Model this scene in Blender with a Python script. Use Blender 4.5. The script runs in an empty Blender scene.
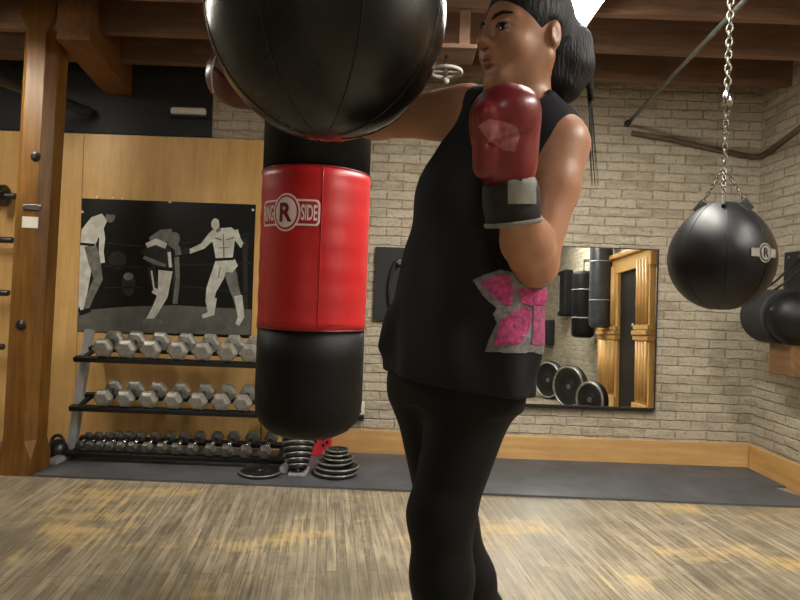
import bpy, bmesh, math, random
import numpy as np
from mathutils import Vector, Matrix, Euler
from mathutils.bvhtree import BVHTree
random.seed(7)
SC = bpy.context.scene
COL = SC.collection
R = math.radians

# ------------------------------------------------------------------ camera
F = 600.0
CAM = Vector((0, 0, 1.03))
cam_rot = (Matrix.Rotation(R(90 - 0.2), 3, 'X') @ Matrix.Rotation(R(2.1), 3, 'Z'))
cd = bpy.data.cameras.new('camera'); cd.sensor_width = 36; cd.lens = 27; cd.clip_start = .02
co = bpy.data.objects.new('camera', cd); COL.objects.link(co)
co.location = CAM; co.rotation_euler = cam_rot.to_euler()
SC.camera = co

def ray(u, v):
    return cam_rot @ Vector(((u - 400) / F, (300 - v) / F, -1))
def P(u, v, D):
    d = ray(u, v); return CAM + d * (D / d.y)
def PZ(u, v, z):
    d = ray(u, v); return CAM + d * ((z - CAM.z) / d.z)
def PX(u, v, x):
    d = ray(u, v); return CAM + d * (x / d.x)

# ------------------------------------------------------------------ materials
def lin(c):
    c = c / 255.0
    return c / 12.92 if c <= .04045 else ((c + .055) / 1.055) ** 2.4
def rgb(r, g, b): return (lin(r), lin(g), lin(b), 1)

class NT:
    def __init__(s, name):
        s.m = bpy.data.materials.new(name); s.m.use_nodes = True
        s.t = s.m.node_tree; s.n = s.t.nodes; s.b = s.n['Principled BSDF']
    def add(s, typ, **kw):
        n = s.n.new(typ)
        for k, v in kw.items(): setattr(n, k, v)
        return n
    def link(s, a, b): s.t.links.new(a, b)
    def pos(s, scale=(1, 1, 1), rot=(0, 0, 0), obj=False):
        mp = s.add('ShaderNodeMapping')
        mp.inputs['Scale'].default_value = scale; mp.inputs['Rotation'].default_value = rot
        if obj: s.link(s.add('ShaderNodeTexCoord').outputs['Object'], mp.inputs['Vector'])
        else: s.link(s.add('ShaderNodeNewGeometry').outputs['Position'], mp.inputs['Vector'])
        return mp.outputs['Vector']
    def noise(s, vec, scale, detail=4, rough=.6):
        n = s.add('ShaderNodeTexNoise'); n.inputs['Scale'].default_value = scale
        n.inputs['Detail'].default_value = detail; n.inputs['Roughness'].default_value = rough
        s.link(vec, n.inputs['Vector']); return n.outputs['Fac']
    def ramp(s, fac, stops):
        r = s.add('ShaderNodeValToRGB')
        e = r.color_ramp.elements
        e[0].position, e[0].color = stops[0]; e[1].position, e[1].color = stops[-1]
        for p, c in stops[1:-1]:
            x = e.new(p); x.color = c
        s.link(fac, r.inputs['Fac']); return r.outputs['Color']
    def mix(s, fac, a, b, mode='MIX'):
        m = s.add('ShaderNodeMix', data_type='RGBA', blend_type=mode)
        for sock, val in ((m.inputs[0], fac), (m.inputs[6], a), (m.inputs[7], b)):
            if hasattr(val, 'links') or isinstance(val, bpy.types.NodeSocket): s.link(val, sock)
            else: sock.default_value = val
        return m.outputs[2]
    def bump(s, h, strength=.3, dist=.01):
        b = s.add('ShaderNodeBump'); b.inputs['Strength'].default_value = strength
        b.inputs['Distance'].default_value = dist
        s.link(h, b.inputs['Height']); s.link(b.outputs['Normal'], s.b.inputs['Normal'])
    def out(s, col=None, rough=None, metal=None, spec=None):
        for k, v in (('Base Color', col), ('Roughness', rough), ('Metallic', metal), ('Specular IOR Level', spec)):
            if v is None: continue
            if isinstance(v, bpy.types.NodeSocket): s.link(v, s.b.inputs[k])
            else: s.b.inputs[k].default_value = v
        return s.m

def pm(name, c1, c2=None, rough=.5, metal=0, scale=8, stretch=(1, 1, 1), bump=0, spec=.5, obj=True, bdist=.004):
    """plain procedural material: noise between two tones"""
    t = NT(name)
    c1 = rgb(*c1); c2 = rgb(*c2) if c2 else tuple(x * .8 for x in c1[:3]) + (1,)
    v = t.pos(stretch, obj=obj); n = t.noise(v, scale)
    if bump: t.bump(n, bump, bdist)
    return t.out(t.ramp(n, [(.32, c1), (.68, c2)]), rough, metal, spec)

MT = {}
def brick_mat(name, axis):
    t = NT(name)
    g = t.add('ShaderNodeNewGeometry'); sp = t.add('ShaderNodeSeparateXYZ'); cb = t.add('ShaderNodeCombineXYZ')
    t.link(g.outputs['Position'], sp.inputs[0])
    t.link(sp.outputs[axis], cb.inputs[0]); t.link(sp.outputs['Z'], cb.inputs[1])
    wob = t.add('ShaderNodeTexNoise'); wob.inputs['Scale'].default_value = 16; wob.inputs['Detail'].default_value = 3
    t.link(cb.outputs[0], wob.inputs['Vector'])
    ws = t.add('ShaderNodeVectorMath', operation='SCALE'); ws.inputs['Scale'].default_value = .02
    t.link(wob.outputs['Color'], ws.inputs[0])
    ad = t.add('ShaderNodeVectorMath', operation='ADD'); t.link(cb.outputs[0], ad.inputs[0]); t.link(ws.outputs[0], ad.inputs[1])
    b = t.add('ShaderNodeTexBrick'); t.link(ad.outputs[0], b.inputs['Vector'])
    b.inputs['Scale'].default_value = 1; b.inputs['Brick Width'].default_value = .205
    b.inputs['Row Height'].default_value = .06; b.inputs['Mortar Size'].default_value = .007
    b.inputs['Mortar Smooth'].default_value = 1.0
    b.inputs['Color1'].default_value = rgb(188, 177, 157); b.inputs['Color2'].default_value = rgb(160, 148, 129)
    b.inputs['Mortar'].default_value = rgb(150, 139, 119)
    mp = t.add('ShaderNodeMapping'); mp.inputs['Scale'].default_value = (1, 4.5, 1); t.link(cb.outputs[0], mp.inputs['Vector'])
    n1 = t.noise(mp.outputs[0], 6, 6, .7)
    n2 = t.noise(cb.outputs[0], 45, 4, .7)
    c = t.mix(t.ramp(n1, [(.42, (0, 0, 0, 1)), (.62, (.85, .85, .85, 1))]), b.outputs['Color'], rgb(196, 187, 168))
    c = t.mix(t.ramp(n2, [(.34, (.6, .6, .6, 1)), (.46, (0, 0, 0, 1))]), c, rgb(122, 108, 86))
    sub = t.add('ShaderNodeMath', operation='SUBTRACT'); t.link(n2, sub.inputs[0]); t.link(b.outputs['Fac'], sub.inputs[1])
    t.bump(sub.outputs[0], .7, .012)
    return t.out(c, .85, spec=.2)

def floor_mat():
    t = NT('worn_strip_floor')
    v = t.pos((1, 1, 1), (0, 0, R(-97)))
    b = t.add('ShaderNodeTexBrick'); t.link(v, b.inputs['Vector'])
    b.inputs['Scale'].default_value = 1; b.inputs['Brick Width'].default_value = .9
    b.inputs['Row Height'].default_value = .038; b.inputs['Mortar Size'].default_value = .0014
    b.inputs['Color1'].default_value = rgb(178, 164, 140); b.inputs['Color2'].default_value = rgb(130, 119, 100)
    b.inputs['Mortar'].default_value = rgb(84, 74, 58); b.inputs['Bias'].default_value = -.15
    vs = t.pos((2.2, 26, 1), (0, 0, R(-97)))
    # mapping scales before rotating, so stretch through a second mapping
    m2 = t.add('ShaderNodeMapping'); m2.inputs['Scale'].default_value = (1.6, 24, 1); t.link(v, m2.inputs['Vector'])
    streak = t.noise(m2.outputs[0], 2.2, 5, .7)
    m3 = t.add('ShaderNodeMapping'); m3.inputs['Scale'].default_value = (2.2, 1.0, 1); t.link(v, m3.inputs['Vector'])
    patch = t.noise(m3.outputs[0], 1.5, 6, .65)
    m4 = t.add('ShaderNodeMapping'); m4.inputs['Scale'].default_value = (4.5, 4, 1); m4.inputs['Location'].default_value = (4, 2, 0)
    t.link(v, m4.inputs['Vector'])
    scuff = t.noise(m4.outputs[0], 1.6, 6, .75)
    c = t.mix(t.ramp(streak, [(.36, (.85, .85, .85, 1)), (.6, (0, 0, 0, 1))]), b.outputs['Color'], rgb(92, 84, 70))
    c = t.mix(t.ramp(scuff, [(.46, (0, 0, 0, 1)), (.66, (.5, .5, .5, 1))]), c, rgb(184, 170, 144))
    # yellow bare boards: patches broken up by the streaks
    mul = t.add('ShaderNodeMath', operation='MULTIPLY_ADD'); t.link(streak, mul.inputs[0]); mul.inputs[1].default_value = .42
    t.link(patch, mul.inputs[2])
    c = t.mix(t.ramp(mul.outputs[0], [(.75, (0, 0, 0, 1)), (.87, (.62, .62, .62, 1))]), c, rgb(216, 184, 118))
    n3 = t.noise(v, 1.1, 3)
    c = t.mix(t.ramp(n3, [(.38, (.6, .6, .6, 1)), (.5, (0, 0, 0, 1))]), c, rgb(98, 92, 78))
    sub = t.add('ShaderNodeMath', operation='SUBTRACT'); t.link(streak, sub.inputs[0]); t.link(b.outputs['Fac'], sub.inputs[1])
    t.bump(sub.outputs[0], .25, .004)
    r = t.ramp(scuff, [(.3, (.34, .34, .34, 1)), (.7, (.55, .55, .55, 1))])
    return t.out(c, r, spec=.5)

def wood(name, a, b, axis='Z', rough=.5, scale=3, bump=.1, knots=False):
    t = NT(name)
    s = {'X': (1.2, 14, 14), 'Y': (14, 1.2, 14), 'Z': (14, 14, 1.2)}[axis]
    v = t.pos(s); n = t.noise(v, scale, 6, .65)
    v2 = t.pos((1, 1, 1)); n2 = t.noise(v2, 1.7, 4, .6)
    c = t.mix(t.ramp(n2, [(.35, (0, 0, 0, 1)), (.65, (.6, .6, .6, 1))]), t.ramp(n, [(.34, rgb(*a)), (.66, rgb(*b))]), rgb(*[int(x * .86) for x in b]))
    t.bump(n, bump, .003)
    return t.out(c, rough, spec=.4)

def leather(name, c, rough=.3, bump=.15, scale=160, coat=.0, c2=None, spec=.5):
    t = NT(name)
    v = t.pos(obj=True); n = t.noise(v, scale, 3, .6); n2 = t.noise(v, 7, 4)
    t.bump(n, bump, .0015)
    cc = rgb(*c); d = rgb(*c2) if c2 else tuple(x * .72 for x in cc[:3]) + (1,)
    t.b.inputs['Coat Weight'].default_value = coat; t.b.inputs['Coat Roughness'].default_value = .08
    r = t.ramp(n2, [(.3, (rough * .8,) * 3 + (1,)), (.7, (min(1, rough * 1.3),) * 3 + (1,))])
    return t.out(t.ramp(n2, [(.3, cc), (.7, d)]), r, spec=spec)

def skin_mat():
    t = NT('skin')
    v = t.pos(obj=True); n = t.noise(v, 22, 4, .6); n2 = t.noise(v, 300, 2)
    c = t.ramp(n, [(.3, rgb(182, 136, 108)), (.7, rgb(168, 122, 96))])
    t.b.inputs['Subsurface Weight'].default_value = .12
    t.b.inputs['Subsurface Radius'].default_value = (.012, .005, .003)
    t.bump(n2, .08, .001)
    return t.out(c, .42, spec=.4)

def hair_mat():
    t = NT('black_hair')
    v = t.pos((60, 60, 9), obj=True); n = t.noise(v, 3, 4)
    t.bump(n, .7, .006)
    return t.out(t.ramp(n, [(.3, rgb(12, 11, 13)), (.7, rgb(26, 24, 27))]), .5, spec=.3)

def emit(name, col, strength):
    t = NT(name); v = t.pos(obj=True); n = t.noise(v, 3)
    t.b.inputs['Emission Color'].default_value = col; t.b.inputs['Emission Strength'].default_value = strength
    return t.out(t.ramp(n, [(.3, (.9, .9, .9, 1)), (.7, (.88, .88, .88, 1))]), .5)

MT['brick_b'] = brick_mat('whitewashed_brick_back', 'X')
MT['brick_r'] = brick_mat('whitewashed_brick_side', 'Y')
MT['floor'] = floor_mat()
MT['joist'] = wood('joist_wood', (152, 118, 94), (112, 84, 64), 'X', .75, 2.5, .2)
MT['deck'] = wood('ceiling_boards', (92, 64, 46), (62, 42, 30), 'X', .8, 3, .2)
MT['beam'] = wood('beam_wood', (148, 98, 48), (108, 68, 32), 'Y', .6, 2.5, .2)
MT['post'] = wood('post_wood', (148, 104, 44), (108, 70, 24), 'Z', .4, 2.4, .15)
MT['ply'] = wood('plywood', (226, 186, 122), (206, 162, 98), 'Z', .45, 1.6, .04)
MT['pine'] = wood('pine_trim', (222, 182, 122), (200, 154, 96), 'X', .4, 2, .06)
MT['casing'] = wood('door_casing_oak', (226, 184, 118), (206, 158, 92), 'Z', .4, 2, .06)
MT['brown'] = wood('brown_block', (140, 104, 66), (104, 74, 44), 'Y', .6, 3, .1)
MT['mat'] = pm('rubber_mat', (92, 94, 98), (70, 72, 76), .55, scale=5, bump=.2, obj=False)
MT['dark_wall'] = pm('slate_grey', (40, 41, 43), (30, 31, 32), .7, scale=3, obj=False)
MT['black'] = pm('black_plastic', (26, 26, 28), (16, 16, 18), .45, scale=20)
MT['iron'] = pm('black_iron', (36, 36, 37), (20, 20, 21), .36, scale=40, bump=.2, spec=.6)
MT['rim'] = pm('pale_iron_rim', (176, 174, 168), (128, 126, 120), .35, .5, scale=30)  # pale ring bands and edge highlights, both put into the rim colour
MT['hex'] = pm('grey_hex_iron', (158, 156, 147), (126, 124, 117), .34, .15, scale=30, bump=.1)
MT['hex_dark'] = pm('dark_hex_iron', (104, 102, 95), (72, 70, 65), .4, .1, scale=30, bump=.1)
MT['chrome'] = pm('chrome', (200, 200, 200), (170, 170, 172), .18, 1, scale=20)
MT['chainsteel'] = pm('dull_chain_steel', (120, 116, 106), (84, 80, 72), .45, .7, scale=25)
MT['greybag'] = leather('dark_grey_vinyl', (74, 76, 80), .3, .08, 120)
MT['cable'] = pm('dusty_cable', (104, 92, 74), (80, 70, 55), .85, scale=20)
MT['steel'] = pm('galvanised_steel', (150, 152, 152), (112, 114, 116), .35, .85, scale=25)
MT['greymetal'] = pm('grey_rack_paint', (176, 178, 180), (150, 152, 156), .4, .1, scale=12)
MT['duct'] = pm('dull_duct', (92, 96, 98), (66, 70, 72), .5, .5, scale=8)
MT['red_vinyl'] = leather('red_vinyl', (184, 30, 34), .36, .1, 14, c2=(170, 24, 28))
MT['blk_vinyl'] = leather('black_vinyl', (15, 14, 14), .55, .08, 120, spec=.22)
MT['ball'] = leather('glossy_black_leather', (12, 13, 12), .27, .12, 30, .04)
MT['ball2'] = leather('black_leather', (12, 13, 16), .42, .10, 60, spec=.38)
MT['glove'] = leather('red_glove_leather', (132, 44, 48), .32, .18, 70, .12, c2=(112, 34, 40))
MT['glove_d'] = leather('maroon_glove_leather', (92, 34, 30), .35, .15, 70, .1)
MT['glove_p'] = pm('glove_print', (176, 112, 116), (134, 60, 66), .5, scale=60)
MT['strap'] = pm('black_strap', (34, 33, 33), (22, 22, 22), .7, scale=60, bump=.2)
MT['patch'] = pm('grey_patch', (146, 142, 132), (112, 108, 100), .7, scale=30)
MT['white'] = pm('white_print', (232, 214, 212), (222, 202, 200), .45, scale=10)
MT['logo_red'] = pm('logo_red', (168, 30, 34), (158, 26, 30), .4, scale=10)
MT['logo_dark'] = pm('logo_maroon', (104, 14, 18), (92, 12, 16), .4, scale=10)
MT['tag'] = pm('paper', (224, 220, 208), (210, 205, 192), .7, scale=12)
MT['red_card'] = pm('red_carton', (204, 44, 58), (186, 34, 48), .6, scale=8)
MT['skin'] = skin_mat(); MT['hair'] = hair_mat()
MT['tank'] = pm('charcoal_jersey', (34, 35, 40), (27, 28, 33), .85, scale=9, bump=.12, spec=.25, bdist=.01)
MT['legging'] = pm('black_leggings', (13, 13, 15), (9, 9, 10), .75, scale=14, bump=.1, spec=.25)
MT['pink'] = pm('pink_lace', (206, 66, 130), (128, 36, 78), .5, scale=110, bump=.5)
MT['pink2'] = pm('pale_pink_lace', (196, 92, 140), (120, 60, 90), .5, scale=90, bump=.5)
MT['greylace'] = pm('grey_lace', (138, 134, 134), (92, 90, 92), .7, scale=80, bump=.4)
MT['eye'] = pm('eye_white', (128, 116, 108), (112, 100, 92), .3, scale=10)
MT['iris'] = pm('dark_iris', (40, 26, 18), (24, 16, 12), .15, scale=40)
MT['lip'] = pm('lips', (158, 92, 80), (142, 80, 70), .4, scale=40)
MT['lamp'] = emit('lamp_diffuser', (1, .96, .88, 1), 42)
MT['lamp_weak'] = emit('weak_lamp_diffuser', (1, .93, .8, 1), 22)  # weaker glow, shared by the left lamp and the added fill lamp
MT['lamp_body'] = pm('white_lamp_metal', (226, 226, 222), (212, 212, 208), .4, scale=10)
MT['plaster'] = pm('plain_plaster', (190, 182, 164), (168, 160, 142), .85, scale=3, obj=False)
MT['p_black'] = pm('print_black', (22, 22, 21), (12, 12, 12), .3, scale=7)
MT['p_floor'] = pm('print_grey', (104, 104, 98), (82, 82, 78), .3, scale=9)
MT['p_light'] = pm('print_white', (216, 216, 206), (176, 176, 168), .3, scale=14)
MT['p_mid'] = pm('print_mid_grey', (128, 128, 122), (92, 92, 88), .3, scale=16)
MT['p_dim'] = pm('print_dim', (52, 52, 50), (38, 38, 37), .3, scale=12)
t = NT('mirror_glass'); v_ = t.pos(obj=True); MT['mirror'] = t.out(t.ramp(t.noise(v_, 2), [(.3, (.86, .89, .86, 1)), (.7, (.83, .86, .83, 1))]), .015, 1)

# ------------------------------------------------------------------ mesh builder
class MB:
    def __init__(s): s.bm = bmesh.new(); s.mi = 0
    def _tag(s, old):
        for f in s.bm.faces:
            if f.index < 0 or f not in old: pass
    def mat(s, i): s.mi = i; return s
    def face(s, pts, smooth=False):
        vs = [s.bm.verts.new(p) for p in pts]
        f = s.bm.faces.new(vs); f.material_index = s.mi; f.smooth = smooth; return f
    def grid(s, rows, close_u=False, smooth=True):
        """rows: list of equal length point lists"""
        vs = [[s.bm.verts.new(p) for p in r] for r in rows]
        n = len(rows[0])
        for i in range(len(rows) - 1):
            for j in range(n if close_u else n - 1):
                k = (j + 1) % n
                f = s.bm.faces.new((vs[i][j], vs[i][k], vs[i + 1][k], vs[i + 1][j]))
                f.material_index = s.mi; f.smooth = smooth
        return vs
    def box(s, c, size, rot=None, bev=0.0, seg=2):
        c = Vector(c); sx, sy, sz = [x / 2 for x in size]
        M = Matrix.Translation(c) @ (rot.to_4x4() if rot else Matrix.Identity(4))
        t = bmesh.new(); bmesh.ops.create_cube(t, size=1)
        for v in t.verts: v.co = Vector((v.co.x * sx * 2, v.co.y * sy * 2, v.co.z * sz * 2))
        if bev: bmesh.ops.bevel(t, geom=t.edges[:], offset=bev, segments=seg, affect='EDGES', profile=.5)
        s._merge(t, M, bev > 0); return s
    def _merge(s, t, M, smooth=False):
        mp = {}
        for v in t.verts: mp[v] = s.bm.verts.new(M @ v.co)
        for f in t.faces:
            g = s.bm.faces.new([mp[v] for v in f.verts]); g.material_index = s.mi; g.smooth = False
        t.free()
    def ring(s, c, ax, r, n=24, ph=0):
        ax = Vector(ax).normalized()
        a = ax.orthogonal().normalized(); b = ax.cross(a)
        return [c + (a * math.cos(ph + 2 * math.pi * i / n) + b * math.sin(ph + 2 * math.pi * i / n)) * r for i in range(n)]
    def lathe(s, c, ax, prof, n=32, smooth=True, ph=0, cap=True, ref=None):
        """prof: list of (distance along axis, radius); capped at both ends"""
        c = Vector(c); ax = Vector(ax).normalized()
        a = (Vector(ref) - ax * Vector(ref).dot(ax)).normalized() if ref else ax.orthogonal().normalized()
        b = ax.cross(a)
        rows = [[c + ax * h + (a * math.cos(ph + 2 * math.pi * i / n) + b * math.sin(ph + 2 * math.pi * i / n)) * max(r, 1e-5) for i in range(n)] for h, r in prof]
        vs = s.grid(rows, True, smooth)
        if cap:
            for row, rev in ((vs[0], True), (vs[-1], False)):
                f = s.bm.faces.new(row[::-1] if rev else row); f.material_index = s.mi; f.smooth = False
        return s
    def cyl(s, p0, p1, r0, r1=None, n=16, smooth=True):
        p0 = Vector(p0); p1 = Vector(p1)
        return s.lathe(p0, p1 - p0, [(0, r0), ((p1 - p0).length, r1 if r1 is not None else r0)], n, smooth)
    def tube(s, pts, r, n=8, closed=False):
        pts = [Vector(p) for p in pts]; rows = []; m = len(pts); prev = None
        for i, p in enumerate(pts):
            if closed: t = pts[(i + 1) % m] - pts[i - 1]
            else: t = pts[min(i + 1, m - 1)] - pts[max(i - 1, 0)]
            t.normalize()
            a = t.orthogonal().normalized() if prev is None else (prev - t * prev.dot(t)).normalized()
            prev = a; b = t.cross(a)
            rr = r[i] if isinstance(r, (list, tuple)) else r
            rows.append([p + (a * math.cos(2 * math.pi * k / n) + b * math.sin(2 * math.pi * k / n)) * rr for k in range(n)])
        if closed: rows.append(rows[0])
        vs = s.grid(rows, True)
        if not closed:
            for row in (vs[0][::-1], vs[-1]):
                f = s.bm.faces.new(row); f.material_index = s.mi
        return s
    def torus(s, c, ax, Rr, r, n=20, m=8, sq=1.0, ref=None):
        c = Vector(c); ax = Vector(ax).normalized()
        a = (Vector(ref) - ax * Vector(ref).dot(ax)).normalized() if ref else ax.orthogonal().normalized()
        b = ax.cross(a)
        return s.tube([c + a * math.cos(2 * math.pi * i / n) * Rr + b * math.sin(2 * math.pi * i / n) * Rr * sq for i in range(n)], r, m, True)
    def sphere(s, c, rad, nu=24, nv=14, rot=None):
        c = Vector(c); rx, ry, rz = rad if isinstance(rad, (tuple, list)) else (rad,) * 3
        rows = []
        for i in range(nv + 1):
            th = math.pi * i / nv; th = min(max(th, .02), math.pi - .02)
            row = []
            for j in range(nu):
                ph = 2 * math.pi * j / nu
                p = Vector((rx * math.sin(th) * math.cos(ph), ry * math.sin(th) * math.sin(ph), -rz * math.cos(th)))
                row.append(c + (rot @ p if rot else p))
            rows.append(row)
        vs = s.grid(rows, True)
        for row in (vs[0][::-1], vs[-1]):
            f = s.bm.faces.new(row); f.material_index = s.mi; f.smooth = True
        return s
    def prism(s, poly, d, bev=0):
        """poly: list of points, d: extrusion vector"""
        d = Vector(d); A = [Vector(p) for p in poly]; B = [p + d for p in A]
        va = [s.bm.verts.new(p) for p in A]; vb = [s.bm.verts.new(p) for p in B]
        n = len(A); fs = [s.bm.faces.new(va[::-1]), s.bm.faces.new(vb)]
        for i in range(n): fs.append(s.bm.faces.new((va[i], va[(i + 1) % n], vb[(i + 1) % n], vb[i])))
        for f in fs: f.material_index = s.mi
        return s
    def chain(s, p0, p1, link=.03, r=.0035):
        p0 = Vector(p0); p1 = Vector(p1); L = (p1 - p0).length; d = (p1 - p0) / L
        n = max(2, int(L / (link * .72))); a = d.orthogonal().normalized(); b = d.cross(a)
        for i in range(n):
            c = p0 + d * (L * (i + .5) / n); nn = a if i % 2 else b
            s.torus(c, nn, link * .52, r, 12, 6, .6, ref=d)
        return s
    def build(s, name, mats, parent=None, fix=True):
        bm = s.bm
        if fix: bmesh.ops.recalc_face_normals(bm, faces=bm.faces[:])
        off = Vector((0, 0, 0)); p = parent
        while p is not None: off += p.location; p = p.parent
        if off.length: bmesh.ops.translate(bm, verts=bm.verts[:], vec=-off)
        me = bpy.data.meshes.new(name); bm.to_mesh(me); bm.free()
        return link_mesh(name, me, mats, parent)

def link_mesh(name, me, mats, parent=None):
    if isinstance(mats, str): mats = [mats]
    for m in mats: me.materials.append(MT[m])
    o = bpy.data.objects.new(name, me); COL.objects.link(o)
    if parent is not None: o.parent = parent
    return o
def total(o):
    v = Vector((0, 0, 0))
    while o is not None: v += o.location; o = o.parent
    return v
def tag(o, label=None, cat=None, group=None, kind=None):
    if label: o['label'] = label
    if cat: o['category'] = cat
    if group: o['group'] = group
    if kind: o['kind'] = kind
    return o
def thing(name, label, cat, loc=(0, 0, 0), group=None):
    o = bpy.data.objects.new(name, None); COL.objects.link(o); o.location = loc; o.empty_display_size = .1
    return tag(o, label, cat, group)
def struct(o): o['kind'] = 'structure'; return o
def copy_tree(o, parent=None):
    c = o.copy(); COL.objects.link(c)
    if parent is not None: c.parent = parent
    for ch in list(o.children): copy_tree(ch, c)
    return c

# ------------------------------------------------------------------ room shell
YB = 3.93                      # back wall
XR = P(755, 300, YB).x         # right wall
XL, YF, ZC = -3.9, -3.6, 2.66
b = MB(); b.box(((XL + XR) / 2, (YB + YF) / 2, -.05), (XR - XL + .3, YB - YF + .3, .1)); struct(b.build('floor', 'floor'))
b = MB(); b.box(((XL + XR) / 2, YB + .06, 1.36), (XR - XL + .3, .12, 2.72)); struct(b.build('wall_back', 'brick_b'))
b = MB(); b.box((XR + .06, (YB + YF) / 2, 1.36), (.12, YB - YF, 2.72)); struct(b.build('wall_right', 'brick_r'))
b = MB(); b.box((XL - .06, (YB + YF) / 2, 1.36), (.12, YB - YF, 2.72)); struct(b.build('wall_left', 'plaster'))
b = MB(); b.box(((XL + XR) / 2, YF - .06, 1.36), (XR - XL + .3, .12, 2.72)); struct(b.build('wall_front', 'plaster'))
b = MB(); b.box(((XL + XR) / 2, (YB + YF) / 2, ZC + .05), (XR - XL + .3, YB - YF + .3, .1)); ceil = struct(b.build('ceiling', 'deck'))
y = 3.66
while y > YF + .1:
    b = MB(); b.box(((XL + XR) / 2, y, 2.53), (XR - XL, .05, .26)); b.build('joist', 'joist', ceil)
    y -= .41
# the big beam running away from the camera
e1 = P(119, 95, YB); kx = .20
b = MB(); hw = .085
def bx(yy): return e1.x + kx * (YB - yy)
zb = P(119, 96, YB).z
b.prism([(bx(YB) - hw, YB, zb), (bx(YB) + hw, YB, zb), (bx(YB) + hw, YB, ZC), (bx(YB) - hw, YB, ZC)], (bx(3.06) - bx(YB), 3.06 - YB, 0))
b.build('beam', 'beam', ceil)

# baseboards
bt = P(560, 439, YB).z; print('baseboard top', bt)
b = MB(); x0 = P(262, 445, YB).x; b.box(((x0 + XR) / 2, YB - .0125, .08), (XR - x0, .025, .16), bev=.004); struct(b.build('baseboard_back', 'pine'))
MT['pine_y'] = wood('pine_trim_side', (224, 182, 116), (202, 152, 88), 'Y', .4, 2, .06)
b = MB(); b.box((XR - .0125, (YB + 2.55) / 2 - .02, .08), (.025, YB - 2.55 - .04, .16), bev=.004); struct(b.build('baseboard_right', 'pine_y'))

# dark slate band on the wall above the plywood
zt = P(150, 136, YB - .02).z
xa = P(212, 130, YB).x
b = MB(); b.box(((XL + xa) / 2, YB - .008, (zt + 2.66) / 2 + .005), (xa - XL, .016, 2.66 - zt - .01)); struct(b.build('trim_1', 'dark_wall'))

# plywood sheets
xs = [P(265, 300, YB).x, P(80, 300, YB).x, P(80, 300, YB).x - 1.22, P(80, 300, YB).x - 2.0]
labs = ['plywood sheet on the back wall behind the red punching bag and boxing photograph',
        'plywood sheet on the back wall behind the timber post']
for i in range(2):
    b = MB(); b.box(((xs[i] + xs[i + 1]) / 2, YB - .011, zt / 2), (xs[i] - xs[i + 1] - .003, .02, zt - .002), bev=.001)
    tag(b.build('plywood_sheet', 'ply'), labs[i], 'plywood panel', 'plywood sheets on the back wall')
YP = YB - .021

# ------------------------------------------------------------------ timber post
pb = PZ(13, 476, 0); px, py = pb.x, pb.y + .09
post = thing('timber_post', 'square golden brown timber post with chamfered corners at left edge of the plywood', 'post', (px, py, 0))
w = .092; ch = .044
def octo(z, c):
    return [Vector((px + a, py + bb, z)) for a, bb in ((-w + c, -w), (w - c, -w), (w, -w + c), (w, w - c), (w - c, w), (-w + c, w), (-w, w - c), (-w, -w + c))]
b = MB()
zst = P(45, 30, py).z
rows = [octo(0, .004), octo(.1, .004), octo(.19, ch), octo(zst - .05, ch), octo(zst + .05, .004), octo(2.64, .004)]
b.grid(rows, True, False)
b.face(rows[-1]); b.face(rows[0][::-1])
b.build('shaft', 'post', post)
for (uu, vv, rr) in ((29, 156, .026), (18, 325, .028)):
    c = P(uu, vv, py - w - .001)
    b = MB(); b.lathe(c, (0, -1, 0), [(-.002, rr), (.004, rr), (.008, rr * .8), (.008, rr * .45), (.016, rr * .4)], 20); tag(b.build('bolt_washer', 'iron', post), 'black iron bolt washer')
c = P(27, 207, py - w); b = MB(); b.box(c + Vector((0, -.004, 0)), (.1, .01, .028), bev=.002)
b.sphere(c + Vector((-.04, -.01, 0)), .007, 10, 6); b.sphere(c + Vector((.04, -.01, 0)), .007, 10, 6); tag(b.build('hook_bracket', 'steel', post), 'steel hook bracket')
c = P(25, 222, py - w); b = MB(); b.box(c + Vector((0, -.002, 0)), (.085, .003, .06)); tag(b.build('paper_note', 'tag', post), 'blank white paper note')

post.rotation_euler.y = R(1.2)
# ------------------------------------------------------------------ rubber mat
f0 = PZ(20, 474, .012); f1 = PZ(800, 506, .012)
fy = lambda x: f0.y + (f1.y - f0.y) * (x - f0.x) / (f1.x - f0.x)
xl_, xr_ = px + w + .012, XR - .03
g0 = PZ(777, 488.5, .012)
poly = [(xl_, fy(xl_), 0), (xr_, fy(xr_), 0), (xr_, fy(xr_) + .12, 0), (g0.x, g0.y, 0), (g0.x + .02, g0.y + .06, 0), (xr_, g0.y + .05, 0), (xr_, YB - .03, 0), (xl_, YB - .03, 0)]
b = MB(); b.prism([Vector(p) + Vector((0, 0, .0005)) for p in poly], (0, 0, .0115))
tag(b.build('rubber_mat', 'mat'), 'long grey rubber floor mat along the back wall', 'mat')
ZM = .0122

# ------------------------------------------------------------------ boxing photograph
quad = [(83, 196), (255, 207), (252, 337), (77, 333)]
W = [P(u, v, YP) for u, v in quad]
xl, xr = (W[0].x + W[3].x) / 2, (W[1].x + W[2].x) / 2
z1, z0 = (W[0].z + W[1].z) / 2, (W[2].z + W[3].z) / 2
def pt(cx, cy, lay):     # crop pixel -> poster plane
    u, v = 60 + cx / 3.638, 180 + cy / 3.638
    s, t_ = .5, .5
    for _ in range(12):
        L_ = (quad[0][0] + (quad[3][0] - quad[0][0]) * t_, 0); Rr = quad[1][0] + (quad[2][0] - quad[1][0]) * t_
        s = (u - L_[0]) / (Rr - L_[0])
        tp = quad[0][1] + (quad[1][1] - quad[0][1]) * s; bt_ = quad[3][1] + (quad[2][1] - quad[3][1]) * s
        t_ = (v - tp) / (bt_ - tp)
    s = min(max(s, 0), 1); t_ = min(max(t_, 0), 1)
    return Vector((xl + (xr - xl) * s, YP - .004 - lay * .0006, z1 + (z0 - z1) * t_))
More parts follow.
